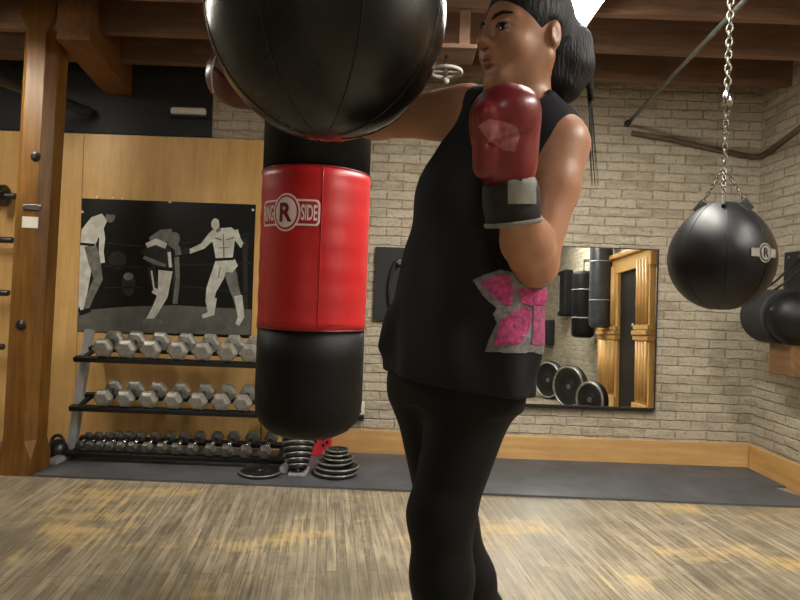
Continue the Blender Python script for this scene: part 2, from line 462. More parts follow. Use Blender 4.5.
poster = thing('boxing_photograph', 'large black and white boxing photograph pinned to plywood above the dumbbell rack', 'poster', ((xl + xr) / 2, YP, z0))
b = MB(); b.box(((xl + xr) / 2, YP - .0018, (z0 + z1) / 2), (xr - xl, .0034, z1 - z0))
def fig(poly, m, lay):
    b.mat(m); b.face([pt(x, yy, lay) for x, yy in poly])
def limb(pts, m, lay):       # thick stroke: (x, y, halfwidth)
    Lp, Rp = [], []
    for i, (x, yy, h) in enumerate(pts):
        a = pts[max(i - 1, 0)]; c = pts[min(i + 1, len(pts) - 1)]
        dx, dy = c[0] - a[0], c[1] - a[1]; l = math.hypot(dx, dy) or 1
        Lp.append((x - dy / l * h, yy + dx / l * h)); Rp.append((x + dy / l * h, yy - dx / l * h))
    fig(Lp + Rp[::-1], m, lay)
def oval(x, yy, rx, ry, m, lay, n=16):
    fig([(x + rx * math.cos(2 * math.pi * i / n), yy + ry * math.sin(2 * math.pi * i / n)) for i in range(n)], m, lay)
fig([(58, 478), (240, 462), (420, 455), (700, 470), (696, 560), (55, 555)], 1, 1)          # canvas
for y_ in ((225, 240, 200), (312, 316, 305), (392, 390, 412)):                              # ropes
    limb([(160, y_[0], 2.5), (300, y_[1], 2.5)], 4, 1); limb([(420, y_[1] - 6, 2), (700, y_[2], 2.5)], 4, 1)
limb([(420, 300, 9), (418, 450, 9)], 4, 1); limb([(672, 215, 8), (678, 470, 8)], 4, 1)
oval(210, 290, 32, 34, 4, 1); oval(250, 380, 26, 44, 4, 1); oval(250, 350, 18, 14, 3, 2)
# referee at left
limb([(70, 488, 12), (84, 400, 18), (96, 300, 24), (100, 235, 27)], 2, 2)
limb([(96, 470, 9), (112, 420, 14), (140, 360, 17), (128, 300, 22), (112, 235, 22)], 3, 3)
limb([(100, 234, 29), (112, 190, 34), (140, 150, 30), (165, 130, 16)], 2, 3)
limb([(146, 160, 14), (156, 210, 11), (152, 258, 9), (158, 300, 8)], 2, 4)
limb([(72, 228, 5), (128, 234, 5)], 0, 4)
oval(186, 132, 17, 19, 3, 4); fig([(168, 118), (178, 104), (200, 108), (204, 122), (188, 122)], 0, 5)
limb([(60, 470, 14), (74, 486, 10), (112, 474, 8)], 0, 4)
# crouching boxer
limb([(425, 280, 9), (430, 360, 8), (420, 450, 9)], 3, 2)
limb([(318, 522, 11), (350, 470, 15), (375, 420, 19), (385, 330, 26)], 2, 3)
limb([(352, 404, 10), (340, 360, 13), (332, 318, 14)], 4, 3); limb([(334, 330, 3), (344, 398, 3)], 2, 4)
limb([(340, 400, 11), (384, 425, 11)], 2, 4)
fig([(300, 262), (330, 225), (375, 222), (412, 262), (404, 318), (338, 312)], 4, 4); limb([(306, 280, 6), (350, 300, 8), (386, 312, 5)], 3, 5)
limb([(316, 238, 9), (350, 224, 12), (388, 240, 11)], 2, 5)
limb([(330, 222, 14), (372, 204, 24), (410, 200, 22)], 3, 3); oval(414, 215, 24, 26, 3, 4)
limb([(402, 226, 13), (428, 250, 11), (432, 274, 12)], 3, 5); limb([(398, 262, 6), (404, 318, 6)], 2, 5)
oval(338, 516, 38, 12, 3, 4)
# standing boxer
limb([(470, 262, 8), (520, 242, 11), (552, 208, 15), (566, 196, 16)], 2, 2); oval(458, 260, 16, 13, 4, 3)
limb([(550, 486, 9), (546, 440, 15), (552, 400, 19), (574, 350, 25), (588, 318, 24)], 2, 2)
limb([(662, 512, 8), (650, 440, 15), (634, 390, 18), (624, 350, 22), (612, 318, 20)], 3, 2)
fig([(546, 192), (572, 180), (622, 177), (644, 194), (634, 240), (628, 292), (568, 292), (558, 240)], 2, 3)
limb([(632, 190, 15), (648, 222, 10), (664, 246, 9)], 2, 2); oval(674, 246, 12, 13, 4, 3)
fig([(566, 296), (636, 290), (648, 314), (628, 338), (606, 336), (590, 362), (550, 348)], 2, 4)
limb([(562, 292, 5), (634, 289, 5)], 0, 5)
limb([(560, 428, 13), (554, 484, 11), (520, 496, 7)], 2, 4); limb([(650, 420, 15), (662, 496, 12), (648, 524, 8)], 2, 4)
limb([(566, 186, 11), (582, 178, 11)], 3, 4)
oval(565, 164, 15, 21, 2, 5); fig([(546, 150), (546, 132), (560, 118), (582, 120), (594, 136), (592, 158), (580, 166), (576, 148), (560, 142)], 0, 6)
limb([(594, 200, 2), (597, 285, 2)], 3, 4); limb([(565, 214, 2.5), (590, 222, 2)], 3, 4); limb([(604, 222, 2), (632, 214, 2.5)], 3, 4)
limb([(576, 250, 1.5), (618, 248, 1.5)], 3, 4)
limb([(584, 318, 2), (578, 356, 2)], 3, 5)
b.build('print', ['p_black', 'p_floor', 'p_light', 'p_mid', 'p_dim'], poster, fix=False)
for uu, vv in ((98, 197), (113, 198), (122, 198.5), (82.5, 212), (170, 202), (253, 210)):
    c = P(uu, vv, YP - .006); b = MB(); b.lathe(c, (0, -1, 0), [(-.0005, .009), (.003, .009), (.006, .005)], 12); tag(b.build('push_pin', 'white', poster), 'white push pin')

# ------------------------------------------------------------------ dumbbell rack and dumbbells
tilt = R(16)
RW = Matrix.Rotation(tilt, 3, 'X')
YR = 3.50                       # front rail
rx0, rx1 = P(80, 355, YR + .1).x, P(284, 440, YR).x
zs = [P(165, 363, YR).z, P(165, 412, YR).z, P(165, 456, YR).z]
yo = [0.06, .03, -.01]
print('shelves', zs, rx0, rx1)
rack = thing('dumbbell_rack', 'three tier grey metal dumbbell rack with black shelves against the plywood', 'rack', ((rx0 + rx1) / 2, YR + .1, ZM))
for k in range(3):
    zz, y0 = zs[k], YR + yo[k]
    b = MB()
    for dy in (0, .17):
        c = Vector(((rx0 + rx1) / 2, y0, zz)) + RW @ Vector((0, dy, 0))
        b.box(c, (rx1 - rx0 + .02, .04, .028), RW, .003)
    for xx in (rx0 + .03, rx1 - .03):
        b.box(Vector((xx, y0, zz)) + RW @ Vector((0, .085, -.004)), (.03, .17, .016), RW, .002)
    tag(b.build('shelf', 'black', rack), 'black two rail shelf')
for xx in (rx0 - .025, rx1 + .025):
    b = MB()
    b.box((xx, YR + .17, .40), (.045, .05, .74), Matrix.Rotation(R(-13), 3, 'X'), .004)
    b.box((xx, YR + .12, ZM + .018), (.05, .46, .034), None, .004)
    b.box((xx, YR + .25, .62), (.04, .26, .035), RW, .004)
    tag(b.build('upright', 'greymetal', rack), 'grey metal upright')

def hex_prof(r, l):
    return [(0, r * .62), (.002, r * .74), (l * .1, r * .78), (l * .3, r), (l * .72, r), (l * .92, r * .78), (l, r * .4)]
def make_dumbbell(r, hl, handle, lab, grp, mat):
    d = thing('dumbbell', lab, 'dumbbell', (0, 0, 0), grp)
    tot = hl * 2 + handle
    zc = r * math.cos(math.pi / 6)
    b = MB(); b.cyl((0, -tot / 2 + hl * .9, zc), (0, tot / 2 - hl * .9, zc), r * .27, n=12)
    b.lathe((0, -handle * .3, zc), (0, 1, 0), [(0, r * .27), (handle * .3, r * .33), (handle * .6, r * .27)], 12)
    tag(b.build('handle', 'chrome', d), 'chrome handle')
    for sg in (-1, 1):
        b = MB(); b.lathe((0, sg * tot / 2, zc), (0, -sg, 0), hex_prof(r, hl), 6, False, ph=0, ref=(1, 0, 0)); b.build('hex_head', mat, d)
    return d
ords = ['first', 'second', 'third', 'fourth', 'fifth', 'sixth', 'seventh', 'eighth', 'ninth', 'tenth', 'eleventh', 'twelfth', 'thirteenth', 'fourteenth']
rowdef = [
    ('top', [102, 125, 150, 177, 202, 227, 249], .0625, .062, .085, 'hex', 'grey'),
    ('middle', [102, 124, 147, 172, 197, 220, 242], .056, .058, .085, 'hex', 'grey'),
    ('bottom', [76, 86, 97, 107, 118, 130, 145, 160, 175, 191, 209, 226, 245, 265], .034, .05, .08, 'hex_dark', 'dark grey')]
for k, (rn, us, r, hl, hd, mt, cn) in enumerate(rowdef):
    proto = None
    for i, u in enumerate(us):
        lab = '%s hexagonal dumbbell, %s from the left on the %s rack shelf' % (cn, ords[i], rn)
        rr = r
        if k == 2: sc = .78 + .5 * i / 13
        else: sc = 1 + .0 * i
        if proto is None:
            o = proto = make_dumbbell(r, hl, hd, lab, 'dumbbells on the %s shelf' % rn, mt)
        else:
            o = copy_tree(proto)
        o['label'] = lab
        vv = [363, 412, 456][k]
        x = P(u, vv - 10, YR + yo[k] - .02).x
        o.scale = (sc,) * 3
        o.rotation_euler = (tilt, 0, 0)
        base = Vector((x, YR + yo[k], zs[k])) + RW @ Vector((0, .085, .0145))
        o.location = base

# ------------------------------------------------------------------ weights on the floor
def plate(c, ax, r, th, label, group=None, mat='iron', cat='weight plate'):
    ax = Vector(ax).normalized()
    t_ = thing('weight_plate', label, cat, c, group)
    b = MB(); c = Vector(c)
    # rim, dished web, hub with a centre hole
    prof = [(0, r * .96), (th * .12, r), (th * .88, r), (th, r * .96), (th, r * .82), (th * .72, r * .78), (th * .72, r * .38), (th * .96, r * .34), (th * .96, r * .16), (0, r * .16), (0, r * .96)]
    b.lathe(c, ax, prof, 36, True, cap=False); b.build('disc', mat, t_)
    b = MB(); b.torus(c + ax * th * .78, ax, r * .985, th * .2, 36, 8); tag(b.build('raised_rim', 'rim', t_), 'pale raised rim with painted highlight')
    return t_
c0 = P(333, 480, 3.26); c0 = PZ(334, 479, ZM)
zz = ZM + .001
for i, (r, th, off) in enumerate(((.122, .026, 0), (.12, .026, .008), (.1, .022, -.008), (.085, .02, .01), (.075, .018, -.004), (.062, .016, .006))):
    plate((c0.x + off, c0.y + .09, zz), (0, 0, 1), r, th,
          'black round weight plate lying %s stack beside the striped weights' % ['at the bottom of the', 'second from the bottom of the', 'third from the bottom of the', 'third from the top of the', 'second from the top of the', 'on top of the flat'][i],
          'stacked weight plates'); zz += th + .0035
c1 = PZ(258, 477, ZM)
plate((c1.x, c1.y + .06, ZM + .001), (0, 0, 1), .115, .02, 'single flat weight plate lying on the mat in front of the rack')
# the tilted row of small plates on a peg
st0 = PZ(296, 478, ZM)
ax = Vector((-.05, .22, .5)).normalized()
stand = thing('plate_stand', 'small grey stand with a slanted peg holding striped weights below the red punching bag', 'stand', (st0.x, st0.y + .06, ZM))
bb = Vector((st0.x, st0.y + .06, ZM + .02))
b = MB(); b.box((st0.x, st0.y + .1, ZM + .008), (.1, .16, .014), None, .003); b.build('base', 'greymetal', stand)
b = MB(); b.cyl(bb - Vector((0, 0, .008)), bb + ax * .25, .011, n=10); b.build('peg', 'steel', stand)
hh = .012
for i, r in enumerate((.052, .062, .072, .082, .09, .092, .086)):
    plate(bb + ax * hh, ax, r, .026, 'small black plate with pale rim on the slanted peg, %s' % ['lowest and smallest', 'second from the bottom', 'third from the bottom', 'middle one', 'third from the top', 'second from the top', 'topmost'][i], 'plates on the slanted peg'); hh += .0305
# red carton by the wall
rc = P(319, 441, YB - .12)
rb = thing('red_carton', 'small red carton standing against the baseboard behind the weights', 'carton', (rc.x, YB - .09, ZM))
b = MB(); b.box((rc.x, YB - .09, ZM + (rc.z + .06 - ZM) / 2), (.15, .11, rc.z + .06 - ZM), None, .004); b.build('body', 'red_card', rb)
for dx, dz in ((.03, .02), (.03, -.02), (-.02, 0), (.055, .0)):
    b = MB(); b.box((rc.x + dx, YB - .146, rc.z + dz), (.016, .004, .02)); tag(b.build('dark_marking', 'black', rb), 'dark square mark')
# kettlebell and red hand weight left of rack
kb0 = PZ(52, 461, ZM)
kb = thing('kettlebell', 'small black kettlebell on the mat between post and rack', 'kettlebell', (kb0.x, kb0.y + .05, ZM))
b = MB(); cc = Vector((kb0.x, kb0.y + .05, ZM + .058))
b.lathe(cc - Vector((0, 0, .057)), (0, 0, 1), [(0, .035), (.012, .05), (.05, .062), (.085, .05), (.105, .03), (.112, .012)], 24); b.build('bell', 'iron', kb)
b = MB(); b.tube([cc + Vector((math.cos(a) * .036, 0, .035 + math.sin(a) * .045)) for a in [math.pi * i / 10 for i in range(-1, 12)]], .01, 10); b.build('handle', 'iron', kb)
hw0 = PZ(34, 460, ZM)
hwt = thing('hand_weight', 'small red hand weight lying beside the post base', 'hand weight', (hw0.x + .02, hw0.y + .06, ZM))
b = MB(); hx, hy = hw0.x + .02, hw0.y + .06
b.cyl((hx - .03, hy, ZM + .026), (hx + .03, hy, ZM + .026), .012, n=12); b.build('grip', 'black', hwt)
for sg in (-1, 1):
    b = MB(); b.lathe((hx + sg * .03, hy, ZM + .026), (sg, 0, 0), [(0, .018), (.006, .0255), (.026, .0255), (.032, .018)], 16); b.build('end_weight', 'red_card', hwt)

# ------------------------------------------------------------------ barbells at the left edge
br_x = P(-40, 250, YP).x
brk = thing('barbell_rack', 'wall rack at the left edge holding barbells', 'rack', (br_x, YP, 0))
vs_ = [194, 238, 291, 345]
bz = [P(2, v, YP - .1).z for v in vs_]
b = MB(); b.box((br_x, YB - .0405, .85), (.08, .038, 1.7), None, .004); b.build('upright', 'brown', brk)
b = MB(); b.box((br_x - .62, YB - .0405, .85), (.08, .038, 1.7), None, .004); b.build('upright', 'brown', brk)
for i, z in enumerate(bz + bz):
    br_x = brk.location.x - (.62 if i > 3 else 0)
    b = MB(); b.box((br_x, YP - .09, z - .035), (.05, .14, .02), None, .003); b.box((br_x, YP - .15, z - .015), (.05, .018, .05), None, .003); b.build('hook', 'iron', brk)
blab = ['barbell with a black plate on its end, topmost at the left edge', 'barbell second from the top at the left edge', 'barbell third from the top at the left edge', 'lowest barbell at the left edge']
for i, z in enumerate(bz):
    xe = P([16, 13, 9, 4][i], vs_[i], YP - .1).x
    bar = thing('barbell', blab[i], 'barbell', (xe - .5, YP - .1, z), 'barbells on the wall rack')
    r = .014
    b = MB(); b.cyl((xe - 1.1, YP - .1, z - .011), (xe - .16, YP - .1, z - .011), r, n=12); b.build('shaft', 'steel', bar)
    b = MB(); b.lathe((xe - .16, YP - .1, z - .011), (1, 0, 0), [(0, .03), (.015, .03), (.016, .02), (.155, .02), (.16, .016)], 16); b.build('sleeve', 'iron', bar)
    if i == 0:
        b = MB(); b.lathe((xe - .105, YP - .1, z - .011), (1, 0, 0), [(0, .06), (.004, .07), (.036, .07), (.04, .06), (.04, .022), (0, .022), (0, .06)], 28, cap=False); b.build('plate', 'iron', bar)

# ------------------------------------------------------------------ ducts, cable, conduit, ceiling bits
d0 = P(80, 98, YB - .05); 
def depth_line(p, D, k): return Vector((p.x + k * (p.y - D), D, p.z))
b = MB(); a0 = P(88, 112, YB - .06); 
a1 = Vector((a0.x - 1.15, 1.75, a0.z + .14)); b.cyl(a0, a1, .036, n=20)
for f_ in (.15, .45, .75): 
    q = a0.lerp(a1, f_); b.torus(q, a1 - a0, .037, .005, 20, 6)
tag(b.build('air_duct', 'duct'), 'dull grey round duct under the ceiling beside the timber post', 'duct')
c_end = P(627, 124, YB - .002); zc_ = c_end.z
p_near = PZ(745, 0, zc_)
dirn = (p_near - c_end); far = c_end + dirn * 1.9
con = thing('conduit', 'thin grey conduit running under the joists to the brick wall', 'pipe', c_end)
b = MB(); b.cyl(c_end + Vector((0, -.002, 0)), far, .0105, n=12); b.build('tube', 'steel', con)
b = MB(); b.lathe(c_end, dirn, [(0, .02), (.03, .02), (.032, .013), (.1, .013)], 14); b.build('fitting', 'iron', con)
for yj in (2.02, 1.61):
    tt = (yj - c_end.y) / dirn.y; q = c_end + dirn * tt
    b = MB(); b.box((q.x, yj, (q.z + 2.398) / 2), (.016, .014, 2.398 - q.z)); b.build('clip', 'steel', con)
pts = [P(632, 133, YB - .014), P(668, 139, YB - .014), P(712, 149, YB - .014), P(752, 157, YB - .014)]
zl = pts[-1].z
q0 = PX(757, 157, XR - .014); q1 = PX(800, 128, XR - .014); 
pts += [Vector((XR - .018, YB - .03, zl + .0)), Vector((XR - .014, YB - .15, zl + .02)), q1, q1 + (q1 - Vector((XR - .014, YB - .15, zl + .02))) * 1.5]
b = MB(); b.tube(pts, .018, 8); tag(b.build('wall_cable', 'cable'), 'dark cable sagging across the top of the brick walls into the corner', 'cable')
# round fixture hanging under the joists
fx = P(446, 72, 2.84)
fix = thing('ceiling_swivel', 'small round pale swivel hung under the ceiling behind the woman', 'swivel', (fx.x, fx.y, 2.4))
zq = P(446, 54, 2.84).z; b = MB(); b.box((fx.x + .01, fx.y, zq), (.24, .2, .02), None, .003); b.box((fx.x - .06, fx.y, (zq + 2.398) / 2), (.05, .05, 2.398 - zq - .018)); b.box((fx.x + .08, fx.y, (zq + 2.398) / 2), (.05, .05, 2.398 - zq - .018)); b.build('mounting_board', 'joist', fix)
b = MB(); b.cyl((fx.x, fx.y, zq), (fx.x, fx.y, fx.z - .04), .009, n=10); b.build('rod', 'steel', fix)
b = MB(); b.torus((fx.x, fx.y, fx.z), (0, 0, 1), .072, .009, 28, 8)
for a in (0, math.pi / 2): b.box((fx.x, fx.y, fx.z), (.14, .012, .006), Matrix.Rotation(a, 3, 'Z'))
b.sphere((fx.x, fx.y, fx.z - .04), .016, 14, 8); b.build('ring', 'patch', fix)
# white sheet lying at the dark band above the plywood
wp = P(189, 112, YB - .03)
sh = MB(); sh.box((wp.x, YB - .04, wp.z), (.23, .04, .05), None, .019, 4)
led = MB(); led.box((wp.x, YB - .039, wp.z - .033), (.24, .046, .014), None, .002); tag(led.build('narrow_ledge', 'dark_wall'), 'narrow dark ledge on the wall above the boxing photograph', 'ledge')
tag(sh.build('folded_paper', 'tag'), 'small white folded paper on the dark ledge above the plywood', 'paper')

# ------------------------------------------------------------------ lamps
def lamp(name, x, y0, y1, z, w, label, strength=None):
    t_ = thing('ceiling_lamp', label, 'lamp', (x, (y0 + y1) / 2, z), 'fluorescent ceiling lamps')
    b = MB(); b.box((x, (y0 + y1) / 2, z + .045), (w + .03, y1 - y0 + .02, .06), None, .006); b.build('housing', 'lamp_body', t_)
    b = MB()
    b.box((x, (y0 + y1) / 2, z + .012), (w, y1 - y0, .012), None, .002)
    b.build('diffuser', 'lamp' if strength is None else strength, t_)
    return t_
le = PZ(566, 29, 2.325)
print('lamp end', le)
lamp('l', le.x - .0, le.y - 1.25, le.y, 2.325, .17, 'long glowing fluorescent lamp on the ceiling behind the woman\'s head')
lamp('l', -2.45, 1.9, 3.1, 2.325, .17, 'long fluorescent ceiling lamp outside the frame at upper left', 'lamp_weak')
lamp('l', -.4, -2.6, -1.4, 2.325, .17, 'added fluorescent fill lamp behind the camera', 'lamp_weak')  # unseen lamp, added for general fill
lamp('l', 1.75, .1, 1.3, 2.325, .17, 'long fluorescent ceiling lamp outside the frame at upper right')

# ------------------------------------------------------------------ red punching bag
DB = 2.05
tp_, bt2 = P(318, 130, DB), P(308.5, 433, DB)
bxx = (tp_.x + bt2.x) / 2; RB = .1815
zbot = bt2.z - .012
bag = thing('punching_bag', 'tall red and black cylindrical punching bag hanging from the ceiling', 'punching bag', (bxx, DB, zbot))
C0 = Vector((bxx, DB, 0)); UP = Vector((0, 0, 1))
zr0 = P(311, 331, DB - RB).z; zr1 = P(318, 165, DB - RB).z; ztop = 1.88
b = MB()
prof = [(zbot, .002), (zbot + .002, .06), (zbot + .012, .105), (zbot + .03, .14), (zbot + .058, .166), (zbot + .09, .178), (zbot + .12, RB)] + [(zr0 - .1, RB), (zr0 + .004, RB - .0008)]
b.lathe(C0, UP, prof, 64); tag(b.build('lower_section', 'blk_vinyl', bag), 'black rounded lower section')
b = MB(); N = 20; rows = []
prof = [(zr0 + (zr1 - zr0) * i / N, RB + (.0022 if i in (0, N) else .001 + .0012 * math.sin(i * 1.9))) for i in range(N + 1)]
b.lathe(C0, UP, prof, 64); tag(b.build('red_sleeve', 'red_vinyl', bag), 'red vinyl middle section')
b = MB(); b.lathe(C0, UP, [(zr1 - .004, RB - .001), (ztop - .03, RB - .001), (ztop - .008, RB - .008), (ztop, RB - .03), (ztop, .01)], 64); tag(b.build('upper_section', 'blk_vinyl', bag), 'black upper section')
b = MB()
az = lambda deg, rad, z: C0 + Vector((math.sin(R(deg)) * rad, -math.cos(R(deg)) * rad, z))
b.tube([az(14, RB + .0012, zr0 + .002 + (zr1 - zr0 - .004) * i / 12) for i in range(13)], .0024, 6); tag(b.build('side_seam', 'logo_red', bag), 'vertical stitched seam')
for zq in (zr0, zr1):
    b = MB(); b.torus(C0 + UP * zq, UP, RB + .0012, .0026, 64, 6); b.build('hem_stitch', 'logo_dark', bag)
b = MB()
for k in range(4):
    a = 45 + 90 * k; b.chain(az(a, RB - .03, ztop - .005), C0 + UP * 2.18, .04, .004)
b.chain(C0 + UP * 2.17, C0 + UP * 2.375, .04, .0045); b.build('chain', 'chainsteel', bag)
b = MB(); b.lathe(C0 + UP * 2.37, UP, [(0, .014), (.012, .018), (.02, .04), (.031, .04)], 16); b.build('ceiling_hook', 'steel', bag)
# ceiling anchor board between joists
b = MB(); b.box(C0 + UP * 2.411, (.12, .5, .02), None, .003); b.build('anchor_board', 'beam', bag)
# lettered badge wrapped around the bag
bz_ = P(291, 212, DB - RB).z; A0 = -21.5
def wrap(x, z, lay): 
    a = R(A0) + x / RB; rad = RB + .0026 + .0009 * lay
    return Vector((bxx + math.sin(a) * rad, DB - math.cos(a) * rad, bz_ + z))
def rrect(b, w2, h2, lay, rad=.012):
    n = 36; rows = []
    for i in range(n + 1):
        x = -w2 + 2 * w2 * i / n; e = w2 - abs(x); hh = h2 if e > rad else h2 - rad + math.sqrt(max(0, rad * rad - (rad - e) ** 2))
        rows.append([wrap(x, hh * t_, lay) for t_ in (-1, -.5, 0, .5, 1)])
    b.grid(rows)
def ell(b, w2, h2, lay):
    n = 18; rows = []
    for i in range(n + 1):
        x = -w2 * math.cos(math.pi * i / n); hh = h2 * math.sin(math.pi * i / n) + 1e-5
        rows.append([wrap(x, hh * t_, lay) for t_ in (-1, -.5, 0, .5, 1)])
    b.grid(rows)
def text_verts(body, size, bold=.0):
    cu = bpy.data.curves.new('txt', 'FONT'); cu.body = body; cu.size = size; cu.align_x = 'CENTER'; cu.align_y = 'CENTER'
    cu.offset = bold; cu.resolution_u = 4
    o = bpy.data.objects.new('txt', cu); COL.objects.link(o)
    dg = bpy.context.evaluated_depsgraph_get(); me = bpy.data.meshes.new_from_object(o.evaluated_get(dg))
    vs = [v.co.copy() for v in me.vertices]; fs = [tuple(p.vertices) for p in me.polygons]
    bpy.data.objects.remove(o); bpy.data.curves.remove(cu); bpy.data.meshes.remove(me)
    x0, x1 = min(v.x for v in vs), max(v.x for v in vs); y0, y1 = min(v.y for v in vs), max(v.y for v in vs)
    return [((v.x - (x0 + x1) / 2), (v.y - (y0 + y1) / 2)) for v in vs], fs, x1 - x0, y1 - y0
def put_text(b, body, w_, h_, cx, cz, fn, bold=.02):
    vs, fs, tw, th = text_verts(body, 1, bold)
    V_ = [b.bm.verts.new(fn(cx + x * w_ / tw, cz + yy * h_ / th)) for x, yy in vs]
    for f in fs:
        try: q = b.bm.faces.new([V_[i] for i in f]); q.material_index = b.mi
        except ValueError: pass
logo = MB(); logo.mat(0); rrect(logo, .108, .041, 0)
logo.mat(1); rrect(logo, .102, .035, 1, .009)
logo.mat(0); ell(logo, .048, .06, 2); logo.mat(1); ell(logo, .0425, .054, 3); logo.mat(0); ell(logo, .037, .048, 4)
logo.mat(2); put_text(logo, 'R', .043, .06, .001, 0, lambda x, z: wrap(x, z, 5.6), .03)
logo.mat(0); put_text(logo, 'SIDE', .05, .05, .0745, 0, lambda x, z: wrap(x, z, 2), .02)
put_text(logo, 'RING', .05, .05, -.0745, 0, lambda x, z: wrap(x, z, 2), .02)
tag(logo.build('badge', ['white', 'logo_red', 'logo_dark'], bag, fix=False), 'white lettered badge with a big R in an oval')

# ------------------------------------------------------------------ teardrop bags
def teardrop(c, r, label, mat, ztop_chain, seed, sag=1.0):
    c = Vector(c)
    t_ = thing('teardrop_bag', label, 'punching bag', c - Vector((0, 0, r)), 'round black leather bags')
    prof = []
    n = 40
    for i in range(n + 1):
        th = math.pi * i / n
        z = -math.cos(th); rr = math.sin(th)
        if z > 0: z2 = z * 1.2; rr = rr * (1 - .2 * z * z)
        else: z2 = z * 1.04
        if z2 > 1.12: break
        prof.append((z2 * r, max(rr * r, .001)))
    prof.append((1.13 * r, prof[-1][1] * .9)); prof.append((1.135 * r, .004))
    b = MB(); b.lathe(c, UP, prof, 72); b.build('body', mat, t_)
    b = MB()
    for k in range(8):
        a = 2 * math.pi * (k + .5) / 8
        b.tube([c + Vector((math.cos(a) * (q[1] + .0002), math.sin(a) * (q[1] + .0002), q[0])) for q in prof[2:-2]], .0014, 5)
    b.build('panel_seam', mat, t_)
    zt_ = c.z + 1.1 * r; sw = zt_ + .14 * r / .18
    b = MB()
    for k in range(4):
        a = math.pi * (k + .5) / 2 + .3
        q = c + Vector((math.cos(a) * r * .42, math.sin(a) * r * .42, r * 1.06))
        b = MB(); b.box(q + Vector((0, 0, .004)), (.026, .012, .04), Matrix.Rotation(a, 3, 'Z') @ Matrix.Rotation(R(-35), 3, 'Y'), .003)
        b.build('hanging_tab', 'strap', t_)
    b = MB()
    for k in range(4):
        a = math.pi * (k + .5) / 2 + .3
        q = c + Vector((math.cos(a) * r * .42, math.sin(a) * r * .42, r * 1.1))
        b.chain(q, Vector((c.x, c.y, sw)), .018, .0016)
    b.build('spreader_chain', 'chainsteel', t_)
    return t_, sw
cb_ = P(328, 15, 1.0)
big, sw = teardrop(cb_, .1965, 'very large glossy black round bag in the foreground in front of the woman', 'ball', 2.4, 1)
b = MB(); b.chain(Vector((cb_.x, cb_.y, sw)), Vector((cb_.x, cb_.y, 2.375)), .036, .004); b.build('chain', 'chainsteel', big)
b = MB(); b.lathe(Vector((cb_.x, cb_.y, 2.372)), UP, [(0, .012), (.01, .016), (.016, .04), (.029, .04)], 16); b.box((cb_.x, cb_.y, 2.41), (.12, .5, .02), None, .003); b.build('ceiling_hook', 'steel', big)

c2 = P(721, 259, 2.0); r2 = .163
sml, sw = teardrop(c2, r2, 'black teardrop bag hanging on a long chain beside the mirror', 'ball2', 2.4, 2)
sw_top = P(724, 104, 2.0).z; sp_top = P(724, 92, 2.0).z
b = MB(); b.chain(Vector((c2.x, c2.y, sw)), Vector((c2.x, c2.y, sw_top)), .026, .002); b.build('chain', 'chainsteel', sml)
b = MB(); b.chain(Vector((c2.x, c2.y, sp_top)), Vector((c2.x, c2.y, 2.375)), .03, .003); b.build('chain', 'chainsteel', sml)
b = MB(); b.lathe(Vector((c2.x, c2.y, sw_top - .008)), UP, [(0, .008), (.004, .017), (.02, .018), (.034, .014), (sp_top - sw_top + .02, .009)], 16); tag(b.build('swivel', 'chrome', sml), 'shiny steel swivel')
b = MB(); b.lathe(Vector((c2.x, c2.y, 2.372)), UP, [(0, .012), (.01, .016), (.016, .04), (.029, .04)], 16); b.box((c2.x, c2.y, 2.41), (.12, .5, .02), None, .003); b.build('ceiling_hook', 'steel', sml)
# oval badge with R on its right flank
lc = P(760.5, 253, 2.0 - .06)
dirv = (Vector((lc.x, lc.y, lc.z)) - c2)
def onball(az_, el):
    d = Vector((math.sin(az_) * math.cos(el), -math.cos(az_) * math.cos(el), math.sin(el)))
    k = d.z
    rr_ = r2 * (1 + (.03 * max(0, k))) + .0022
    return c2 + d * rr_
a_0 = R(19); e_0 = R(4)
def bl(x, z, lay):
    p = onball(a_0 + x / r2, e_0 + z / r2); n_ = (p - c2).normalized(); return p + n_ * .0008 * lay
def bell(b, w2, h2, lay, n=16):
    rows = []
    for i in range(n + 1):
        x = -w2 * math.cos(math.pi * i / n); hh = h2 * math.sin(math.pi * i / n) + 1e-5
        rows.append([bl(x, hh * t_, lay) for t_ in (-1, -.5, 0, .5, 1)])
    b.grid(rows)
b = MB(); b.mat(0); bell(b, .026, .03, 0); b.mat(1); bell(b, .022, .026, 1)
b.mat(0); 
rows = [[bl(x, z, .5) for z in (-.013, 0, .013)] for x in (-.05, -.04, -.03, -.02)]; b.grid(rows)
rows = [[bl(x, z, .5) for z in (-.013, 0, .013)] for x in (.02, .03, .04, .05)]; b.grid(rows)
bell(b, .0185, .022, 2); b.mat(1); put_text(b, 'R', .02, .028, 0, 0, lambda x, z: bl(x, z, 3), .03)
tag(b.build('badge', ['patch', 'black'], sml, fix=False), 'grey oval badge with an R')

